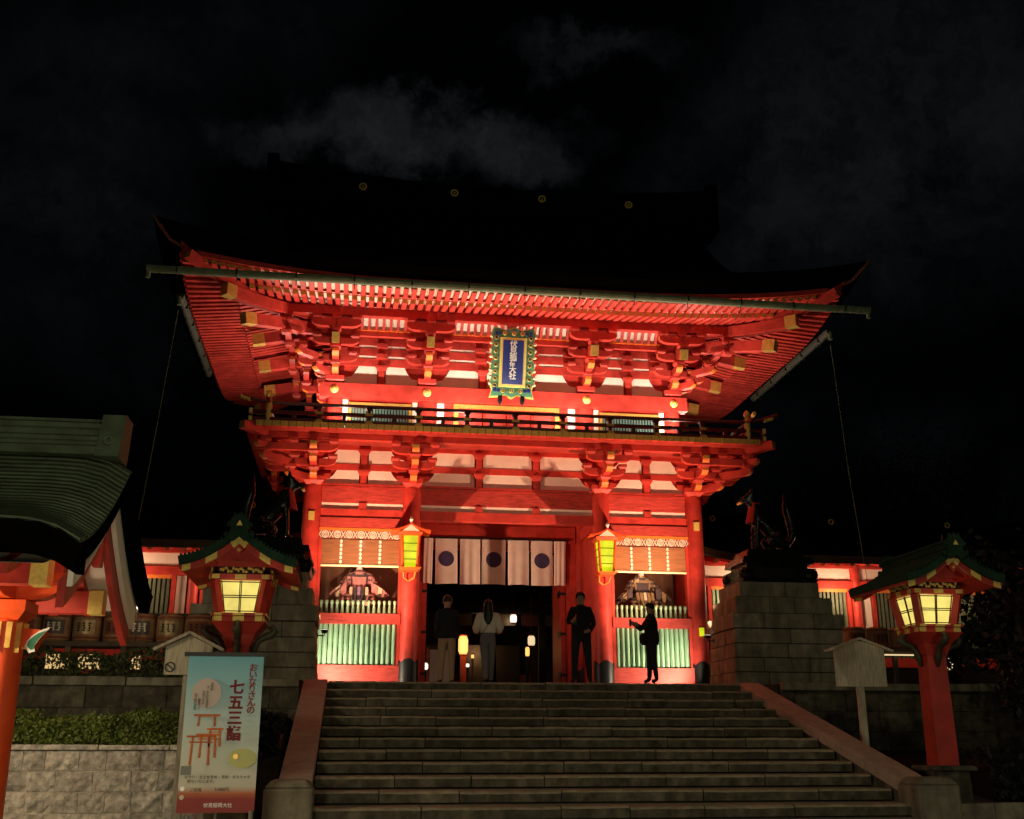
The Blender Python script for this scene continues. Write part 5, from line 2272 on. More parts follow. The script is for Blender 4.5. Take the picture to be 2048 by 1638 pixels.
# ridge stack and its end block
b = MB()
for (w, z0, z1) in ((.52, 2.18, 2.28), (.40, 2.28, 2.36), (.46, 2.36, 2.41), (.34, 2.41, 2.52), (.42, 2.52, 2.58), (.28, 2.58, 2.65)):
    b.box((XL, PYM-w/2, z0), (XR-.32, PYM+w/2, z1))
rg_ = b.build('ridge', 'roof_green', PV)
b = MB()
b.hexa([(XR-.40, PYM-.27, 2.16), (XR-.12, PYM-.27, 2.16), (XR-.12, PYM+.27, 2.16), (XR-.40, PYM+.27, 2.16)],
       [(XR-.36, PYM-.20, 2.70), (XR-.08, PYM-.20, 2.70), (XR-.08, PYM+.20, 2.70), (XR-.36, PYM+.20, 2.70)])
b.build('ridge_end', 'roof_green', rg_)
b = MB()
b.ring((XR-.25, PYM-.262, 2.36), .055, .018, 'y', 16, .04)
b.build('ridge_crest', 'copper_green', rg_)
# purlins carrying the roof out to the verge
for (y, z) in ((PYF+.75, None), (PYM, None), (PYB-.75, None)):
    z = pvz(y)-.72
    b = MB()
    b.box((XL, y-.11, z-.14), (XR-.45, y+.11, z+.14))
    o = b.build('purlin', 'vermilion', PV)
    ubox('purlin_cap', (XR-.62, y-.12, z-.15), (XR-.44, y+.12, z+.15), ('gold_leaf',), o)
for z in (.64, 1.02):
    ubox('tie_beam', (XL, PYM-.12, z), (XR-.62, PYM+.12, z+.24), ('vermilion',), PV)
for k in range(3):
    x = -7.55+.42*k
    b = MB()
    b.bar((x, PYM+.05, .86), (x, PYM+.05, 1.60), .10, .12, up=(0, 1, 0))
    b.build('gable_strut', 'vermilion', PV)
ubox('gable_panel', (XL, PYM+.06, .86), (XR-.75, PYM+.10, 1.7), ('plaster',), PV)
# posts with bracket and carved nose
for px in (-7.65, -12.9):
    b = MB()
    b.lathe([(.25, -2.86), (.235, -1.0), (.225, .20)], (px, PYM), 28)
    po = b.build('post', 'post_orange', PV, smooth=True)
    b = MB()
    block(b, (px, PYM), .20, .54, .22)
    arm_across(b, (px, PYM), (1, 0), .56, .44, .62, .20, .26)
    arm_across(b, (px, PYM), (0, 1), .80, .44, .62, .20, .26)
    for q in (-.52, .52):
        block(b, (px+q, PYM), .62, .26, .14)
        block(b, (px, PYM+q*1.3), .62, .26, .14)
    b.build('bracket', ['post_orange', 'end_ochre'], PV)
    b = MB()
    b.prism([(px+.18, -.10), (px+.32, -.09), (px+.37, -.12), (px+.41, -.03), (px+.49, .08), (px+.40, .10), (px+.18, .12)], 'y', PYM-.09, PYM+.09)
    ns_ = b.build('beam_nose', 'post_orange', PV)
    for off, m, sc in ((-.093, 'white_paint', 1.0), (-.098, 'nose_green', .74)):
        b = MB()
        P = [(.27, -.10), (.33, -.17), (.39, -.15), (.38, -.08), (.43, .0), (.53, .13), (.42, .09), (.33, .02), (.29, -.03)]
        cx, cz = .37, -.03
        b.prism([(px+cx+(a-cx)*sc, cz+(c-cz)*sc) for a, c in P], 'y', PYM+off-.005, PYM+off)
        b.build('nose_paint', m, ns_)
    b = MB()
    for k in range(7):
        a = math.pi*(1.05+.9*k/6)
        p = (px+.245*math.cos(a), PYM+.245*math.sin(a))
        b.hexa([(p[0]-.028, p[1]-.006, -.12-.05*(k % 2)), (p[0]+.028, p[1]-.006, -.12-.05*(k % 2)), (p[0]+.028, p[1]+.006, -.12-.05*(k % 2)), (p[0]-.028, p[1]+.006, -.12-.05*(k % 2))],
               [(p[0]-.034, p[1]-.006, .17), (p[0]+.034, p[1]-.006, .17), (p[0]+.034, p[1]+.006, .17), (p[0]-.034, p[1]+.006, .17)])
    b.build('collar_plate', 'gold', po)
# lamp in the pavilion that lights the post
lamp('unseen_pavilion_light', 'POINT', (-9.0, -13.7, -.1), 260, (1.0, .82, .50), .2, parent=PV)
lamp('unseen_pavilion_light', 'POINT', (-7.9, -11.4, -.3), 22, (1.0, .80, .55), .2, parent=PV)  # unseen second light added to warm the rear roof underside, no fixture

# ================================================================== SIGNBOARDS AND BANNER
def signboard(lab, x, y, w, z0, z1, zp, m, marks, rot=0):
    T = thing('signboard', lab, 'sign', (x, y, zp), 'roofed wooden signboards')
    b = MB()
    za = z1+.13
    b.prism([(x-w/2, z0), (x+w/2, z0), (x+w/2, z1), (x, za), (x-w/2, z1)], 'y', y-.03, y+.03)
    bd = b.build('board', m, T)
    for sg in (-1, 1):
        b = MB()
        b.bar((x, y, za+.035), (x+sg*(w/2+.14), y, z1-.045), .20, .035, up=(0, 1, 0) if False else (0, 0, 1))
        b.build('board_roof', m, T)
    ubox('post', (x-.055, y+.03, zp), (x+.055, y+.12, za-.02), (m,), T)
    if marks:
        text('lettering', '禁止', (x+.16, y-.035, z1-.10), .12, 'ink', bd, vertical=True, pitch=.75)
        b = MB()
        b.ring((x-.21, y-.036, z0+.09), .062, .014, 'y', 20, .008)
        b.bar((x-.25, y-.036, z0+.125), (x-.17, y-.036, z0+.055), .012, .006, up=(0, 1, 0))
        b.build('no_smoking_mark', 'ink', bd)
    return T
signboard('small roofed wooden signboard with brushed characters, partly behind the banner', -5.62, -12.0, .56, -.36, -.02, -2.86, 'wood_grey', True)
signboard('weathered blank roofed signboard on a post right of the stair', 5.02, -8.0, .90, -.22, .42, -1.9, 'wood_pale', False)

T = thing('banner_stand', 'sky blue to red roll-up banner with vertical red lettering', 'banner', (-5.06, -13, -2.86))
bx0, bx1, bz0, bz1, by = -5.475, -4.635, -1.90, -.21, -13.0
m = bpy.data.materials.new('banner_print')
m.use_nodes = True
nt = m.node_tree
bs = nt.nodes['Principled BSDF']
bs.inputs['Roughness'].default_value = .55
ge = nt.nodes.new('ShaderNodeNewGeometry')
sx = nt.nodes.new('ShaderNodeSeparateXYZ')
mr = nt.nodes.new('ShaderNodeMapRange')
mr.inputs['From Min'].default_value = bz0
mr.inputs['From Max'].default_value = bz1
rp = nt.nodes.new('ShaderNodeValToRGB')
nt.links.new(ge.outputs['Position'], sx.inputs[0])
nt.links.new(sx.outputs['Z'], mr.inputs['Value'])
nt.links.new(mr.outputs['Result'], rp.inputs['Fac'])
nt.links.new(rp.outputs['Color'], bs.inputs['Base Color'])
cr = rp.color_ramp
cr.elements[0].position = 0.0
cr.elements[0].color = (.30, .020, .015, 1)
cr.elements[1].position = 1.0
cr.elements[1].color = (.15, .46, .58, 1)
for p, c in ((.085, (.34, .022, .015)), (.12, (.55, .14, .04)), (.165, (.72, .68, .55)), (.35, (.70, .76, .66)), (.62, (.52, .70, .70)), (.85, (.27, .57, .67))):
    e = cr.elements.new(p)
    e.color = (*c, 1)
MATS['banner_print'] = m
b = MB()
def bn(u, v):
    return (bx0+(bx1-bx0)*u, by+.012*math.sin(v*5)+.008*math.sin(u*3), bz0+(bz1-bz0)*v)
b.grid(bn, 6, 12)
sh = b.build('printed_sheet', 'banner_print', T, smooth='all', fix=False)
ubox('top_bar', (bx0-.05, by-.02, bz1), (bx1+.04, by+.03, bz1+.045), ('black_iron',), T)
b = MB()
b.tube([(-5.06, by+.08, -2.8), (-5.06, by+.05, bz1+.02)], .016, 6)
b.tube([(bx0+.05, by-.02, bz0-.02), (bx0+.05, by+.02, -2.84)], .02, 8)
b.tube([(bx0+.13, by-.02, bz0-.02), (bx0+.13, by+.02, -2.84)], .02, 8)
b.tube([(bx1-.03, by-.02, bz0+.02), (bx1-.03, by+.02, -2.84)], .025, 8)
b.build('stand_legs', 'steel', T)
ubox('stand_base', (bx0-.02, by-.1, -2.86), (bx1+.02, by+.16, -2.78), ('steel',), T)
mat('print_maroon', (.20, .012, .022), .7)
mat('print_brown', (.30, .035, .012), .7)
mat('print_pink', (.62, .52, .48), .7)
mat('print_orange', (.62, .15, .025), .7, var=.3, vscale=30)
mat('print_yellow', (.64, .66, .26), .7)
mat('print_grey', (.25, .27, .24), .7)
F = by-.024
text('lettering', 'おいなりさんの', (-4.745, F, bz1-.08), .098, 'print_brown', sh, vertical=True, pitch=.80, bold=.002, extrude=.001)
text('lettering', '七五三詣', (-4.915, F, bz1-.27), .165, 'print_maroon', sh, vertical=True, pitch=1.02, bold=.006, extrude=.001)
b = MB()
b.disc((-5.245, F+.006, -.62), .165, 'y', 28, .002)
b.build('printed_sun', 'print_pink', sh)
for i, (tx, st) in enumerate((('五年前', -.50), ('すこやかな成長を', -.54), ('お祈りする', -.59), ('慶事です', -.68), ('お子様の初詣', -.62))):
    text('lettering', tx, (-5.19-.043*i, F, st), .036, 'ink', sh, vertical=True, pitch=.85, extrude=.0005)
def torii(x, z, w, h, m):
    b = MB()
    b.prism([(x-w*.62, z+h), (x-w*.58, z+h-.022), (x+w*.58, z+h-.022), (x+w*.62, z+h)], 'y', F, F+.003)
    b.prism([(x-w*.48, z+h*.80), (x-w*.48, z+h*.75), (x+w*.48, z+h*.75), (x+w*.48, z+h*.80)], 'y', F, F+.003)
    for sg in (-1, 1):
        b.prism([(x+sg*w*.38-.012, z), (x+sg*w*.38+.012, z), (x+sg*w*.34+.010, z+h-.02), (x+sg*w*.34-.010, z+h-.02)], 'y', F+.001, F+.004)
    b.build('printed_gate', m, sh)
torii(-5.27, -1.40, .26, .32, 'print_orange')
torii(-5.19, -1.32, .22, .26, 'print_orange')
torii(-5.22, -.98+.0, .24, .13, 'print_orange')
torii(-5.12, -1.20, .15, .20, 'print_orange')
b = MB()
b.box((bx0+.015, F, -1.50), (bx0+.125, F+.003, -1.41))
b.box((bx0+.02, F-.001, -1.415), (bx0+.13, F+.002, -1.405))
b.build('printed_lantern', 'print_grey', sh)
b = MB()
n = 24
b.prism([(-4.80+.155*math.cos(6.283*k/n), -1.325+.105*math.sin(6.283*k/n)) for k in range(n)], 'y', F+.004, F+.006)
b.build('printed_patch', 'print_yellow', sh)
b = MB()
b.disc((-4.875, F+.001, -1.305), .028, 'y', 16, .002)
b.build('printed_seal', 'gold', sh)
text('lettering', 'お守り・ちとせあめ・風船・おもちゃを', (-5.055, F, -1.525), .040, 'ink', sh, extrude=.0005)
text('lettering', '授与いたします。', (-5.22, F, -1.570), .040, 'ink', sh, extrude=.0005)
text('lettering', 'ご祈祷', (-5.28, F, -1.660), .042, 'ink', sh, extrude=.0005)
text('lettering', '5,000円', (-5.0, F, -1.655), .048, 'ink', sh, extrude=.0005)
text('lettering', '伏見稲荷大社', (-5.03, F, -1.822), .052, 'silver', sh, extrude=.0005)
for z, mm in ((-1.645, 'banner_print'), (-1.735, 'robe_cream')):
    b = MB()
    b.disc((bx0+.05, F, z), .026, 'y', 16, .003)
    b.build('printed_dot', mm if mm != 'banner_print' else 'silver', sh)

# ================================================================== SAKE BARRELS AND RACKS
def barrel(x, y, z, lab, r=.26, h=.52, style=0, grp='straw-wrapped sake barrels'):
    T = thing('sake_barrel', lab, 'barrel', (x, y, z), grp)
    b = MB()
    b.lathe([(r*.80, z), (r*.95, z+h*.06), (r, z+h*.25), (r, z+h*.75), (r*.95, z+h*.92), (r*.80, z+h)], (x, y), 20)
    b.build('straw_wrap', 'barrel_straw', T, smooth=True)
    for zz in (z+h*.14, z+h*.88):
        b = MB()
        b.lathe([(r*1.015, zz-.02), (r*1.035, zz), (r*1.015, zz+.02)], (x, y), 20)
        b.build('rope_band', 'barrel_band', T)
    b = MB()
    n = 10
    vs = []
    for zz in (z+h*.26, z+h*.74):
        for k in range(n+1):
            a = -math.pi/2-.75+1.5*k/n
            vs.append((x+(r+.006)*math.cos(a), y+(r+.006)*math.sin(a), zz))
    b.add(vs, [(k, k+1, n+2+k, n+1+k) for k in range(n)])
    lb = b.build('label_sheet', ('barrel_band', 'robe_dark', 'robe_bronze')[style % 3], T, fix=False)
    b = MB()
    rg = random.Random(int(x*100))
    for q in range(3):
        for w in range(4):
            cx_, cz_ = x-.10+.10*q+rg.uniform(-.01, .01), z+h*(.38+.08*w)
            b.box((cx_-rg.uniform(.015, .036), y-r-.016, cz_-.009), (cx_+rg.uniform(.015, .036), y-r-.011, cz_+.009))
        b.box((x-.105+.10*q, y-r-.0155, z+h*.36), (x-.09+.10*q, y-r-.0105, z+h*.66))
    b.build('brush_marks', ('ink', 'robe_cream', 'ink')[style % 3], lb)
where = ('nearest the pavilion post', 'second from the pavilion post', 'third from the pavilion post', 'fourth from the pavilion post', 'just beyond the pavilion eave', 'next to the last', 'last of the row by the fox pedestal')
X = [-9.75, -9.2, -8.65, -8.1, -7.65, -7.12, -6.6]
rk = thing('barrel_rack', 'wooden rack carrying the row of sake barrels on the banner side', 'rack', (-8.3, -4.2, 0), 'racks for sake barrels')
ubox('shelf', (-11.0, -4.5, .60), (-6.25, -3.8, .68), ('wood_dark',), rk)
ubox('back_board', (-11.0, -3.82, .68), (-6.25, -3.78, 1.3), ('wood_dark',), rk)
for x in (-10.9, -9.9, -8.9, -7.9, -6.9, -6.35):
    ubox('leg', (x-.05, -4.45, -.02), (x+.05, -4.35, .60), ('wood_dark',), rk)
for i, x in enumerate(X):
    barrel(x, -4.18, .685, 'straw sake barrel on the banner-side rack, '+where[i], style=i, h=.54)
rk = thing('barrel_rack', 'wooden rack carrying sake barrels behind the blank signboard', 'rack', (8.6, -1.4, 0), 'racks for sake barrels')
ubox('shelf', (7.4, -1.8, .86), (11.8, -1.1, .94), ('wood_dark',), rk)
ubox('light_tube', (7.9, -1.86, .82), (10.6, -1.82, .85), ('lamp_cream',), rk)
for x in (7.5, 8.9, 10.3, 11.7):
    ubox('leg', (x-.05, -1.75, 0), (x+.05, -1.65, .86), ('wood_dark',), rk)
for i, x in enumerate((8.05, 8.62, 9.19, 9.76, 10.33)):
    barrel(x, -1.48, .945, 'straw sake barrel behind the blank signboard, %s along its rack' % ('first', 'second', 'third', 'fourth', 'fifth')[i], style=0, h=.54)
# lit paper boxes glimpsed through the hedge under the rack
for i, (x, lab) in enumerate(((-9.02, 'glowing paper box through the hedge, nearest the pavilion'), (-8.45, 'brightest glowing paper box in the middle of the hedge'), (-7.62, 'dim glowing paper box under the fifth barrel'), (-7.0, 'glowing paper box just left of the brushed signboard'))):
    T = thing('paper_box', lab, 'lantern', (x, -4.25, 0), 'glowing boxes under the barrel rack')
    w = .20 if i < 2 else .09
    b = MB()
    b.box((x-w, -4.65, .16), (x+w, -4.6, .44))
    b.build('paper_face', 'window_glow', T)
    b = MB()
    for q in (-1, -.33, .33, 1):
        b.box((x+q*w-.008, -4.668, .16), (x+q*w+.008, -4.655, .44))
    for z in (.16, .30, .44):
        b.box((x-w, -4.67, z-.008), (x+w, -4.656, z+.008))
    b.build('lattice', 'wood_dark', T)
T = thing('spark_lamp', 'small bare white lamp under the pavilion eave', 'lamp', (-7.66, -4.7, .7))
b = MB()
b.tube([(-7.66, -4.66, .68), (-7.66, -4.66, 1.26)], .012, 6)
b.build('stem', 'wood_dark', T)
b = MB()
b.ball((-7.66, -4.68, 1.30), (.035, .03, .035), 8, 6)
b.build('bulb', 'lamp_white', T)
lamp('bulb_light', 'POINT', (-7.66, -5.0, 1.34), 3.5, (1.0, .72, .45), .05, parent=T)
T = thing('lattice_lamp', 'tiny star-cut lamp glowing low behind the lantern post', 'lamp', (9.1, -3.6, -.02))
ubox('lamp_stone', (8.85, -3.7, -.02), (9.35, -3.3, .9), ('stone_dark',), T)
b = MB()
for a in range(4):
    t = math.pi*a/4
    b.bar((9.1-.09*math.cos(t), -3.71, .5-.12*math.sin(t)), (9.1+.09*math.cos(t), -3.71, .5+.12*math.sin(t)), .03, .01, up=(0, 1, 0))
b.build('lamp_star', 'lamp_cream', T)

# ================================================================== HEDGES AND TREES
def hedge(lab, x0, x1, y0, y1, z0, z1, n, m, size=.075, seed=3, core=1.0):
    rg = random.Random(seed)
    T = thing('hedge', lab, 'hedge', ((x0+x1)/2, (y0+y1)/2, z0), 'clipped hedges by the stair')
    b = MB()
    def top(x, y):
        return z1+.05*math.sin(x*3.1+seed)+.04*math.sin(x*7.3+y*5)-.10*((2*(y-y0)/(y1-y0)-1)**4)
    def fn():
        x = rg.uniform(x0, x1)
        y = y0+(y1-y0)*rg.random()
        k = rg.random()
        zt_ = top(x, y)
        if k < .5:
            y = y0+rg.gauss(0, .05)+.04*math.sin(x*9)
            return (x, y, z0+(zt_-z0)*rg.random())
        if k < .85:
            return (x, y, zt_+rg.gauss(0, .03))
        return (x, y, z0+(zt_-z0)*rg.random())
    leaves(b, n, fn, size, 0, rg)
    b.build('foliage', m, T, fix=False)
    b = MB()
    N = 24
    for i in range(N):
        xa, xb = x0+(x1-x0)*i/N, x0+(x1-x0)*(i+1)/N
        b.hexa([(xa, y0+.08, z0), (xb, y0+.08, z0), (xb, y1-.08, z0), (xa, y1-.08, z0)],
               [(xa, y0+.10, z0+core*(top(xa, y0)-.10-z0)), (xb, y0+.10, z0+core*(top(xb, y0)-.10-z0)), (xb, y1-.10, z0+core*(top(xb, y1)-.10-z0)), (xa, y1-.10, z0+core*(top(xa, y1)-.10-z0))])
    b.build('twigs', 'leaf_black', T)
hedge('bright green clipped hedge on top of the lamplit stone wall', -13.5, -5.5, -9.5, -8.2, -1.28, -.80, 34000, 'leaf', .052, 3)
hedge('dim straggling hedge in front of the sake barrel rack', -12.0, -6.3, -5.35, -4.75, -.02, .42, 5200, 'leaf_dark', .07, 5, .35)
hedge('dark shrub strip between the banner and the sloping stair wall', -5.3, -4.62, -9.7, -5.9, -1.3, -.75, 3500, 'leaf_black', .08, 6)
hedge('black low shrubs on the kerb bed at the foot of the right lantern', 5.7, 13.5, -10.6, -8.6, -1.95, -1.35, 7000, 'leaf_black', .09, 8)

def tree(lab, x, y, z0, h, r, n, m, seed):
    rg = random.Random(seed)
    T = thing('tree', lab, 'tree', (x, y, z0), 'dark trees around the gate')
    b = MB()
    P = [(x, y, z0), (x+.1, y, z0+h*.25), (x-.05, y+.1, z0+h*.55), (x+.05, y, z0+h*.9)]
    b.tube(P, [.22, .17, .11, .03], 9)
    C = []
    for k in range(14):
        a = rg.uniform(0, 6.28)
        zz = z0+h*rg.uniform(.32, .95)
        rr = r*rg.uniform(.35, .95)*(1.15-.55*(zz-z0)/h)
        e = (x+rr*math.cos(a), y+rr*math.sin(a), zz+rg.uniform(0, .5))
        b.tube([(x, y, zz-.5), ((x+e[0])/2, (y+e[1])/2, zz-.05), e], [.07, .045, .015], 6)
        C.append((e, r*rg.uniform(.28, .48)))
    b.build('trunk', 'trunk', T)
    b = MB()
    def fn():
        c, q = rg.choice(C)
        while True:
            d = Vector((rg.gauss(0, .5), rg.gauss(0, .5), rg.gauss(0, .38)))
            if d.length < 1.25:
                return (c[0]+d.x*q, c[1]+d.y*q, c[2]+d.z*q)
    leaves(b, n, fn, .16, 0, rg)
    b.build('crown', m, T, fix=False)
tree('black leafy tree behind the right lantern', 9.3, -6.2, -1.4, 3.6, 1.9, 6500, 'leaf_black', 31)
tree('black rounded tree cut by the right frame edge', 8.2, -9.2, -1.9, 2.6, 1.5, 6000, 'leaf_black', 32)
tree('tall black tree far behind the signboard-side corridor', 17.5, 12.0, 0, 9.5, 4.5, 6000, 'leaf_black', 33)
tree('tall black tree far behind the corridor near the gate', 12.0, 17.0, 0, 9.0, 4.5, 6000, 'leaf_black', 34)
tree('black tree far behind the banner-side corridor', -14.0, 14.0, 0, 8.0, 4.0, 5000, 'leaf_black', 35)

# ================================================================== BEHIND THE GATE: worship hall seen through the passage
H = thing('worship_hall', 'dim worship hall seen through the gateway under the curtain', 'building', (0, 15, 0))
ubox('floor_platform', (-9, 13, 0), (9, 20, .55), ('hall_wood',), H)
for x in (-5.2, -3.1, -1.25, 1.25, 3.1, 5.2):
    ubox('post', (x-.11, 13.2, .55), (x+.11, 13.42, 4.4), ('hall_wood',), H)
ubox('head_beam', (-9, 13.15, 3.4), (9, 13.45, 3.75), ('hall_wood',), H)
ubox('rear_wall', (-9, 17.5, .55), (9, 17.6, 4.6), ('hall_wood',), H)
b = MB()
b.hexa([(-10, 11.6, 4.1), (10, 11.6, 4.1), (10, 20, 4.3), (-10, 20, 4.3)], [(-9.4, 13.5, 7), (9.4, 13.5, 7), (9.4, 18, 7.2), (-9.4, 18, 7.2)])
b.build('roof', 'bark', H)
for x in (-.4, 1.0, 2.3, 3.6):
    ubox('lattice_screen', (x-.5, 15.9, .55), (x+.4, 15.96, 2.5), ('wood_dark',), H)
for k in range(9):
    ubox('hanging_cloth', (-1.6+.8*k, 13.55, 3.0), (-1.0+.8*k, 13.58, 3.4), ('barrel_band' if k % 2 else 'robe_bronze',), H)
for i, x in enumerate((-1.2, .6, 1.8, 3.0)):
    ubox('altar_front', (x-.4, 16.5, .55), (x+.3, 16.6, 1.15+.3*(i % 2)), ('end_ochre',), H)
lamp('hall_light', 'POINT', (1.0, 15.5, 2.2), 14, (1.0, .62, .3), .2, parent=H)
lamp('hall_light', 'POINT', (-2.6, 15.0, 2.0), 14, (1.0, .55, .25), .2, parent=H)
def glow(lab, x, y, z, w, h, m, post=None, col='post_orange'):
    T = thing('paper_lantern', lab, 'lantern', (x, y, z if post is None else post), 'small lanterns glowing beyond the gateway')
    b = MB()
    b.lathe([(w*.36, z), (w*.5, z+h*.2), (w*.5, z+h*.8), (w*.36, z+h)], (x, y), 10)
    b.build('paper_shade', m, T, smooth=True)
    b = MB()
    b.lathe([(w*.40, z-.03), (w*.40, z)], (x, y), 10)
    b.lathe([(w*.40, z+h), (w*.42, z+h+.04)], (x, y), 10)
    if post is None:
        b.tube([(x, y, z+h), (x, y, 4.3)], .01, 5)
    else:
        b.box((x-w*.30, y-w*.25, post), (x+w*.30, y+w*.25, z-.03))
    b.build('holder', col, T)
glow('large orange lantern on a red post between the two backs', -.26, 8.0, 1.52, .30, .55, 'lamp_orange', 0.0)
glow('white lantern hanging highest in the gateway', 2.03, 13.0, 3.05, .24, .28, 'lamp_white')
glow('cream lantern hanging lower beside the dark standing man', 2.68, 13.0, 2.25, .26, .34, 'lamp_cream')
glow('white lamp low beside the tan trousers', -1.70, 4.3, .80, .24, .18, 'lamp_white', 0.0, 'wood_dark')
glow('small white lamp on a short stem between the trousers', -.26, 6.6, 1.04, .10, .10, 'lamp_white', 0.0, 'wood_dark')
glow('tiny orange lamp beside the pale trousers', .10, 8.6, 1.45, .09, .11, 'lamp_orange', 0.0, 'wood_dark')
glow('slanted red-white lamp low in the passage', 2.22, 11.0, 1.72, .14, .30, 'lamp_orange', 0.0, 'wood_dark')
T = thing('notice_board', 'pale easel board standing behind the tan trousers', 'board', (-1.2, 5.6, 0))
ubox('panel', (-1.45, 5.6, .45), (-.85, 5.64, 1.45), ('plaster',), T)
for x in (-1.50, -.80):
    ubox('leg', (x-.03, 5.58, 0), (x+.03, 5.66, 1.5), ('post_orange',), T)
lamp('passage_light', 'POINT', (-.26, 7.5, 1.8), 8, (1.0, .55, .2), .1, parent=T)
# ================================================================== PEOPLE
def person(lab, x, y, h, face, mats, matfn, pose, extra=None, sub=2):
    """pose: dict of joint -> (forward, side, up) in units of body height; face = heading in degrees (0 = away from camera)"""
    T = thing('person', lab, 'person', (x, y, 0), 'visitors on the terrace before the gate')
    a = R(face)
    fw = Vector((math.sin(a), math.cos(a), 0))
    rt = Vector((fw.y, -fw.x, 0))
    def P(f, s, u):
        return Vector((x, y, 0))+fw*(f*h)+rt*(s*h)+Vector((0, 0, u*h))
    base = dict(
        pelvis=((0, 0, .53), (.078, .060)), belly=((0, 0, .61), (.075, .055)), chest=((.0, 0, .73), (.088, .060)), neckb=((.0, 0, .81), .045),
        neck=((.005, 0, .845), .034), head=((.012, 0, .905), (.047, .055)), crown=((.008, 0, .955), (.040, .047)),
        rsh=((0, .095, .795), .042), rel=((-.01, .125, .64), .030), rwr=((.03, .13, .50), .022), rha=((.045, .128, .455), .020),
        lsh=((0, -.095, .795), .042), lel=((-.01, -.125, .64), .030), lwr=((.03, -.13, .50), .022), lha=((.045, -.128, .455), .020),
        rhip=((0, .050, .50), .062), rkn=((.012, .052, .285), .043), ran=((0, .052, .055), .027), rto=((.075, .056, .022), .024),
        lhip=((0, -.050, .50), .062), lkn=((.012, -.052, .285), .043), lan=((0, -.052, .055), .027), lto=((.075, -.056, .022), .024))
    for k, v in pose.items():
        q, r = base[k]
        if len(v) == 4:
            r = v[3]
        base[k] = (v[:3], r)
    names = list(base)
    def rad(r):
        return r*h if not hasattr(r, '__len__') else (r[0]*h, r[1]*h)
    J = [(tuple(P(*base[n][0])), rad(base[n][1])) for n in names]
    I = {n: i for i, n in enumerate(names)}
    chain = [('pelvis', 'belly'), ('belly', 'chest'), ('chest', 'neckb'), ('neckb', 'neck'), ('neck', 'head'), ('head', 'crown')]
    for s in 'rl':
        chain += [('chest', s+'sh'), (s+'sh', s+'el'), (s+'el', s+'wr'), (s+'wr', s+'ha'), ('pelvis', s+'hip'), (s+'hip', s+'kn'), (s+'kn', s+'an'), (s+'an', s+'to')]
    E = [(I[p], I[q]) for p, q in chain]
    # fingers rooted in the hands
    for s in 'rl':
        hp = Vector(base[s+'ha'][0])
        wp = Vector(base[s+'wr'][0])
        d = (hp-wp).normalized()
        sd = Vector((0, 1, 0)) if abs(d.y) < .8 else Vector((1, 0, 0))
        sd = (sd-d*sd.dot(d)).normalized()
        up = d.cross(sd)
        for k, (o, L) in enumerate(((-.013, .034), (-.004, .040), (.005, .038), (.013, .030))):
            q0 = hp+up*o+d*.010
            q1 = q0+d*L*.6+sd*.004
            q2 = q0+d*L+sd*.012
            i0 = len(J)
            for q, r in ((q0, .0058), (q1, .0052), (q2, .0042)):
                J.append((tuple(P(*q)), r*h))
            E += [(I[s+'ha'], i0), (i0, i0+1), (i0+1, i0+2)]
        q0 = wp.lerp(hp, .6)+up*.018
        q1 = q0+up*.014+d*.016
        i0 = len(J)
        for q, r in ((q0, .0065), (q1, .005)):
            J.append((tuple(P(*q)), r*h))
        E += [(I[s+'ha'], i0), (i0, i0+1)]
    def mf(c):
        d = c-Vector((x, y, 0))
        return matfn(d.dot(fw)/h, d.dot(rt)/h, d.z/h)
    body = skinned('body', J, E, mf, mats, T, sub)
    # face: nose and ears, eyes
    b = MB()
    hp = Vector(base['head'][0])
    q = P(hp.x+.058, 0, hp.z-.002)
    b.ball(q, (.010*h, .010*h, .014*h), 8, 6)
    for s in (-1, 1):
        q = P(hp.x-.004, s*.047, hp.z)
        b.ball(q, (.008*h, .008*h, .018*h), 8, 6)
    b.build('face_relief', mats[0], T, smooth='all')
    b = MB()
    for s in (-1, 1):
        q = P(hp.x+.050, s*.018, hp.z+.010)
        b.ball(q, (.006*h, .006*h, .004*h), 6, 5)
    q = P(hp.x+.050, 0, hp.z-.026)
    b.ball(q, (.012*h, .006*h, .003*h), 6, 5)
    b.build('eyes_and_mouth', 'ink', T)
    if extra:
        extra(T, P, h, base)
    return T

def hair_cap(T, P, h, base, length=0.0, m='hair', low=-.01):
    hp = Vector(base['head'][0])
    b = MB()
    N, K = 14, 8
    def f(u, v):
        t = 2*math.pi*u
        ph = math.pi/2*(1-1.25*v)
        if math.cos(t) > .35:
            ph = math.pi/2*(1-.78*v)
        r = .060
        return P(hp.x-.004+r*math.cos(ph)*math.cos(t)*1.10, r*.93*math.cos(ph)*math.sin(t), hp.z+.024+.062*math.sin(ph))
    b.grid(f, N, K)
    b.build('hair', m, T, smooth='all')

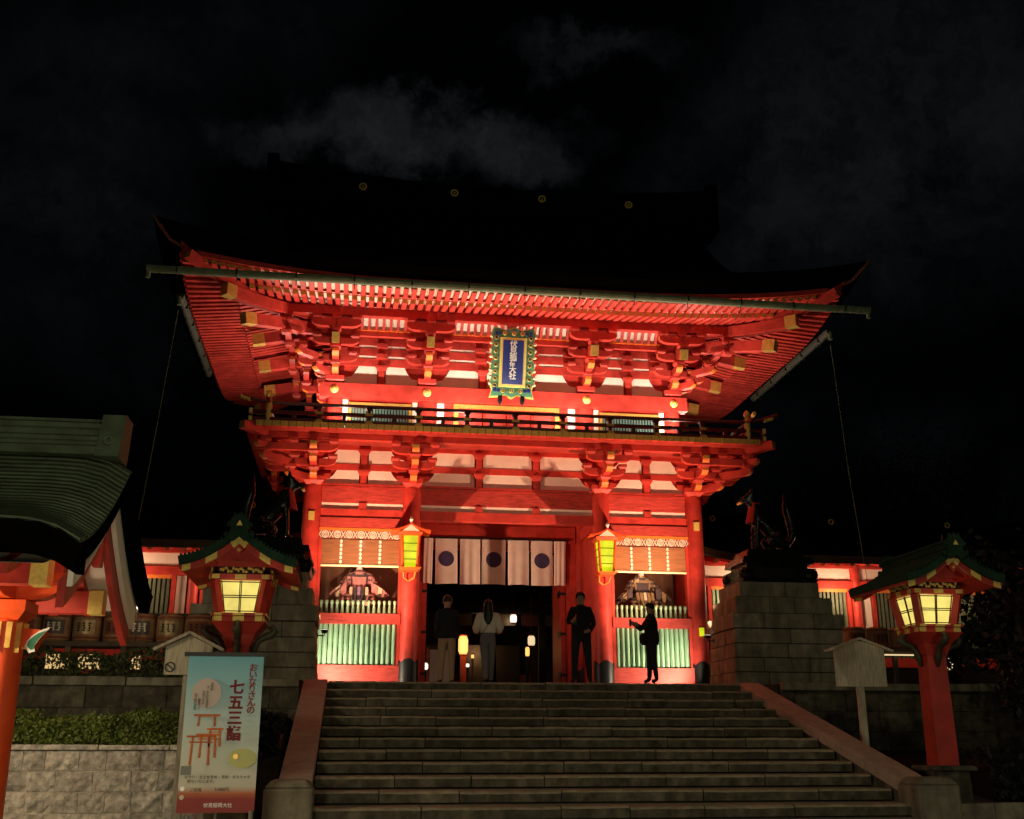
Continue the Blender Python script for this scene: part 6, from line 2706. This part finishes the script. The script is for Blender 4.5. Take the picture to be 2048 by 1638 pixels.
# man in a black jacket and tan trousers, seen from behind
def ex_man(T, P, h, base):
    hair_cap(T, P, h, base, m='hair')
    b = MB()
    N = 18
    rows = [(.50, .118, .080), (.56, .116, .082), (.64, .108, .078), (.72, .112, .076), (.78, .112, .066), (.815, .075, .050), (.835, .045, .042)]
    vs = []
    for z, rx, ry in rows:
        for k in range(N):
            t = 2*math.pi*k/N
            vs.append(P(ry*math.cos(t), rx*math.sin(t), z+.004*math.sin(3*t)))
    b.add(vs, [(i*N+k, i*N+(k+1) % N, (i+1)*N+(k+1) % N, (i+1)*N+k) for i in range(len(rows)-1) for k in range(N)])
    b.build('jacket', 'coat_black', T, smooth='all')
person('standing man seen from behind in black jacket and tan trousers', -1.72, -3.4, 1.84, -8, ['skin', 'coat_black', 'trousers_tan', 'shoe'],
       lambda f, s, u: 3 if u < .045 else 2 if u < .52 else 0 if (u > .84 or (abs(s) > .10 and u < .50)) else 1,
       dict(rwr=(.05, .11, .53), rha=(.085, .10, .53), lwr=(.05, -.11, .53), lha=(.085, -.10, .53), rkn=(.01, .058, .285), lkn=(.01, -.058, .285), ran=(0, .060, .055), lan=(0, -.064, .055), rto=(.07, .07, .022), lto=(.07, -.074, .022)), ex_man)

def ex_woman(T, P, h, base):
    hair_cap(T, P, h, base)
    hp = Vector(base['head'][0])
    b = MB()
    N = 12
    rows = [(.93, .050, -.010, .052), (.88, .056, -.030, .040), (.83, .056, -.045, .034), (.78, .056, -.062, .026), (.73, .046, -.070, .020), (.69, .026, -.072, .014), (.665, .006, -.070, .006)]
    vs = []
    for z, w, off, t_ in rows:
        for k in range(N):
            t = 2*math.pi*k/N
            vs.append(P(hp.x+off+t_*math.cos(t)-.005, w*math.sin(t), z))
    b.add(vs, [(i*N+k, i*N+(k+1) % N, (i+1)*N+(k+1) % N, (i+1)*N+k) for i in range(len(rows)-1) for k in range(N)])
    b.build('long_hair', 'hair', T, smooth='all')
    b = MB()
    N = 18
    rows = [(.585, .090, .066), (.60, .098, .072), (.66, .098, .074), (.72, .106, .072), (.77, .108, .064), (.805, .082, .052), (.83, .044, .042)]
    vs = []
    for z, rx, ry in rows:
        for k in range(N):
            t = 2*math.pi*k/N
            vs.append(P(ry*math.cos(t), rx*math.sin(t), z))
    b.add(vs, [(i*N+k, i*N+(k+1) % N, (i+1)*N+(k+1) % N, (i+1)*N+k) for i in range(len(rows)-1) for k in range(N)])
    b.build('sweater_body', 'sweater', T, smooth='all')
    for sg in (-1, 1):
        b = MB()
        k = 'r' if sg > 0 else 'l'
        a, e, w = (Vector(base[k+q][0]) for q in ('sh', 'el', 'wr'))
        pts = [a.lerp(e, -.05), a.lerp(e, .45), e, e.lerp(w, .55), e.lerp(w, .9)]
        b.tube([P(*q) for q in pts], [.048*h, .047*h, .046*h, .042*h, .028*h], 10)
        b.build('sleeve', 'sweater', T, smooth='all')
    b = MB()
    b.tube([P(-.068, .06, .80), P(-.079, .02, .72), P(-.076, -.04, .62), P(-.06, -.095, .56)], .006, 6)
    b.build('bag_strap', 'coat_black', T)
person('walking woman seen from behind in white sweater with long dark hair', -.95, -4.05, 1.68, 4, ['skin', 'sweater', 'trousers_grey', 'shoe'],
       lambda f, s, u: 3 if u < .04 else 2 if u < .60 else 0 if u > .84 else (0 if (f > .05 and abs(s) > .05) else 1),
       dict(rel=(-.03, .145, .645), rwr=(.09, .13, .60), rha=(.13, .12, .60), lel=(-.03, -.145, .645), lwr=(.09, -.13, .60), lha=(.13, -.12, .60),
            rhip=(0, .048, .50, .066), lhip=(0, -.048, .50, .066), rkn=(.02, .040, .285, .050), ran=(.02, .034, .055, .034), rto=(.09, .036, .022), lkn=(-.04, -.034, .290, .050), lan=(-.10, -.030, .075, .034), lto=(-.04, -.034, .022)), ex_woman)

def ex_man2(T, P, h, base):
    hair_cap(T, P, h, base)
    b = MB()
    N = 18
    rows = [(.47, .110, .074), (.54, .110, .078), (.64, .106, .076), (.72, .114, .076), (.78, .116, .066), (.815, .078, .050), (.84, .046, .044)]
    vs = []
    for z, rx, ry in rows:
        for k in range(N):
            t = 2*math.pi*k/N
            vs.append(P(ry*math.cos(t), rx*math.sin(t), z))
    b.add(vs, [(i*N+k, i*N+(k+1) % N, (i+1)*N+(k+1) % N, (i+1)*N+k) for i in range(len(rows)-1) for k in range(N)])
    b.build('jacket', 'coat_black', T, smooth='all')
    b = MB()
    q = P(.10, .055, .66)
    b.box(q-Vector((.04, .006, .07)), q+Vector((.04, .006, .07)))
    b.build('phone', 'black_iron', T)
person('tall dark figure in black coat standing against the red jamb', .95, -4.1, 1.86, 196, ['skin', 'coat_black', 'denim_dark', 'shoe'],
       lambda f, s, u: 3 if u < .045 else 2 if u < .50 else 0 if (u > .845 or (f > .09)) else 1,
       dict(rel=(.0, .14, .65), rwr=(.10, .07, .66), rha=(.13, .05, .69), lel=(-.02, -.14, .64), lwr=(.06, -.11, .56), lha=(.09, -.08, .55),
            rhip=(0, .055, .50), lhip=(0, -.055, .50), rkn=(.0, .072, .285), ran=(0, .085, .055), rto=(.07, .10, .022), lkn=(.0, -.072, .285), lan=(0, -.085, .055), lto=(.07, -.10, .022)), ex_man2)

def ex_sil(T, P, h, base):
    hair_cap(T, P, h, base)
    b = MB()
    q = P(.255, .02, .735)
    b.box(q-Vector((.012, .04, .075)), q+Vector((.012, .04, .075)))
    b.build('phone', 'black_iron', T)
    b = MB()
    N = 14
    rows = [(.47, .098, .088), (.54, .096, .096), (.66, .094, .086), (.74, .098, .080), (.80, .078, .064), (.835, .046, .048)]
    vs = []
    for z, rx, ry in rows:
        for k in range(N):
            t = 2*math.pi*k/N
            vs.append(P(ry*math.cos(t), rx*math.sin(t), z))
    b.add(vs, [(i*N+k, i*N+(k+1) % N, (i+1)*N+(k+1) % N, (i+1)*N+k) for i in range(len(rows)-1) for k in range(N)])
    b.build('jacket', 'coat_black', T, smooth='all')
    b = MB()
    b.ball(P(.10, .0, .54), (.07*h*.8, .05*h, .075*h), 12, 8)
    b.build('front_bag', 'coat_black', T, smooth='all')
person('silhouetted figure in black raising a phone before the green grille', 2.40, -4.15, 1.66, 268, ['skin', 'coat_black', 'denim_dark', 'shoe'],
       lambda f, s, u: 3 if u < .045 else 2 if u < .50 else 0 if (u > .845 or f > .18) else 1,
       dict(rel=(.10, .10, .66), rwr=(.19, .05, .715), rha=(.225, .035, .735), lel=(.10, -.10, .65), lwr=(.18, -.06, .70), lha=(.215, -.035, .725),
            rkn=(.015, .045, .285), lkn=(-.005, -.045, .285), ran=(.03, .045, .055), rto=(.10, .05, .022), lan=(-.04, -.045, .055), lto=(.03, -.05, .022)), ex_sil)
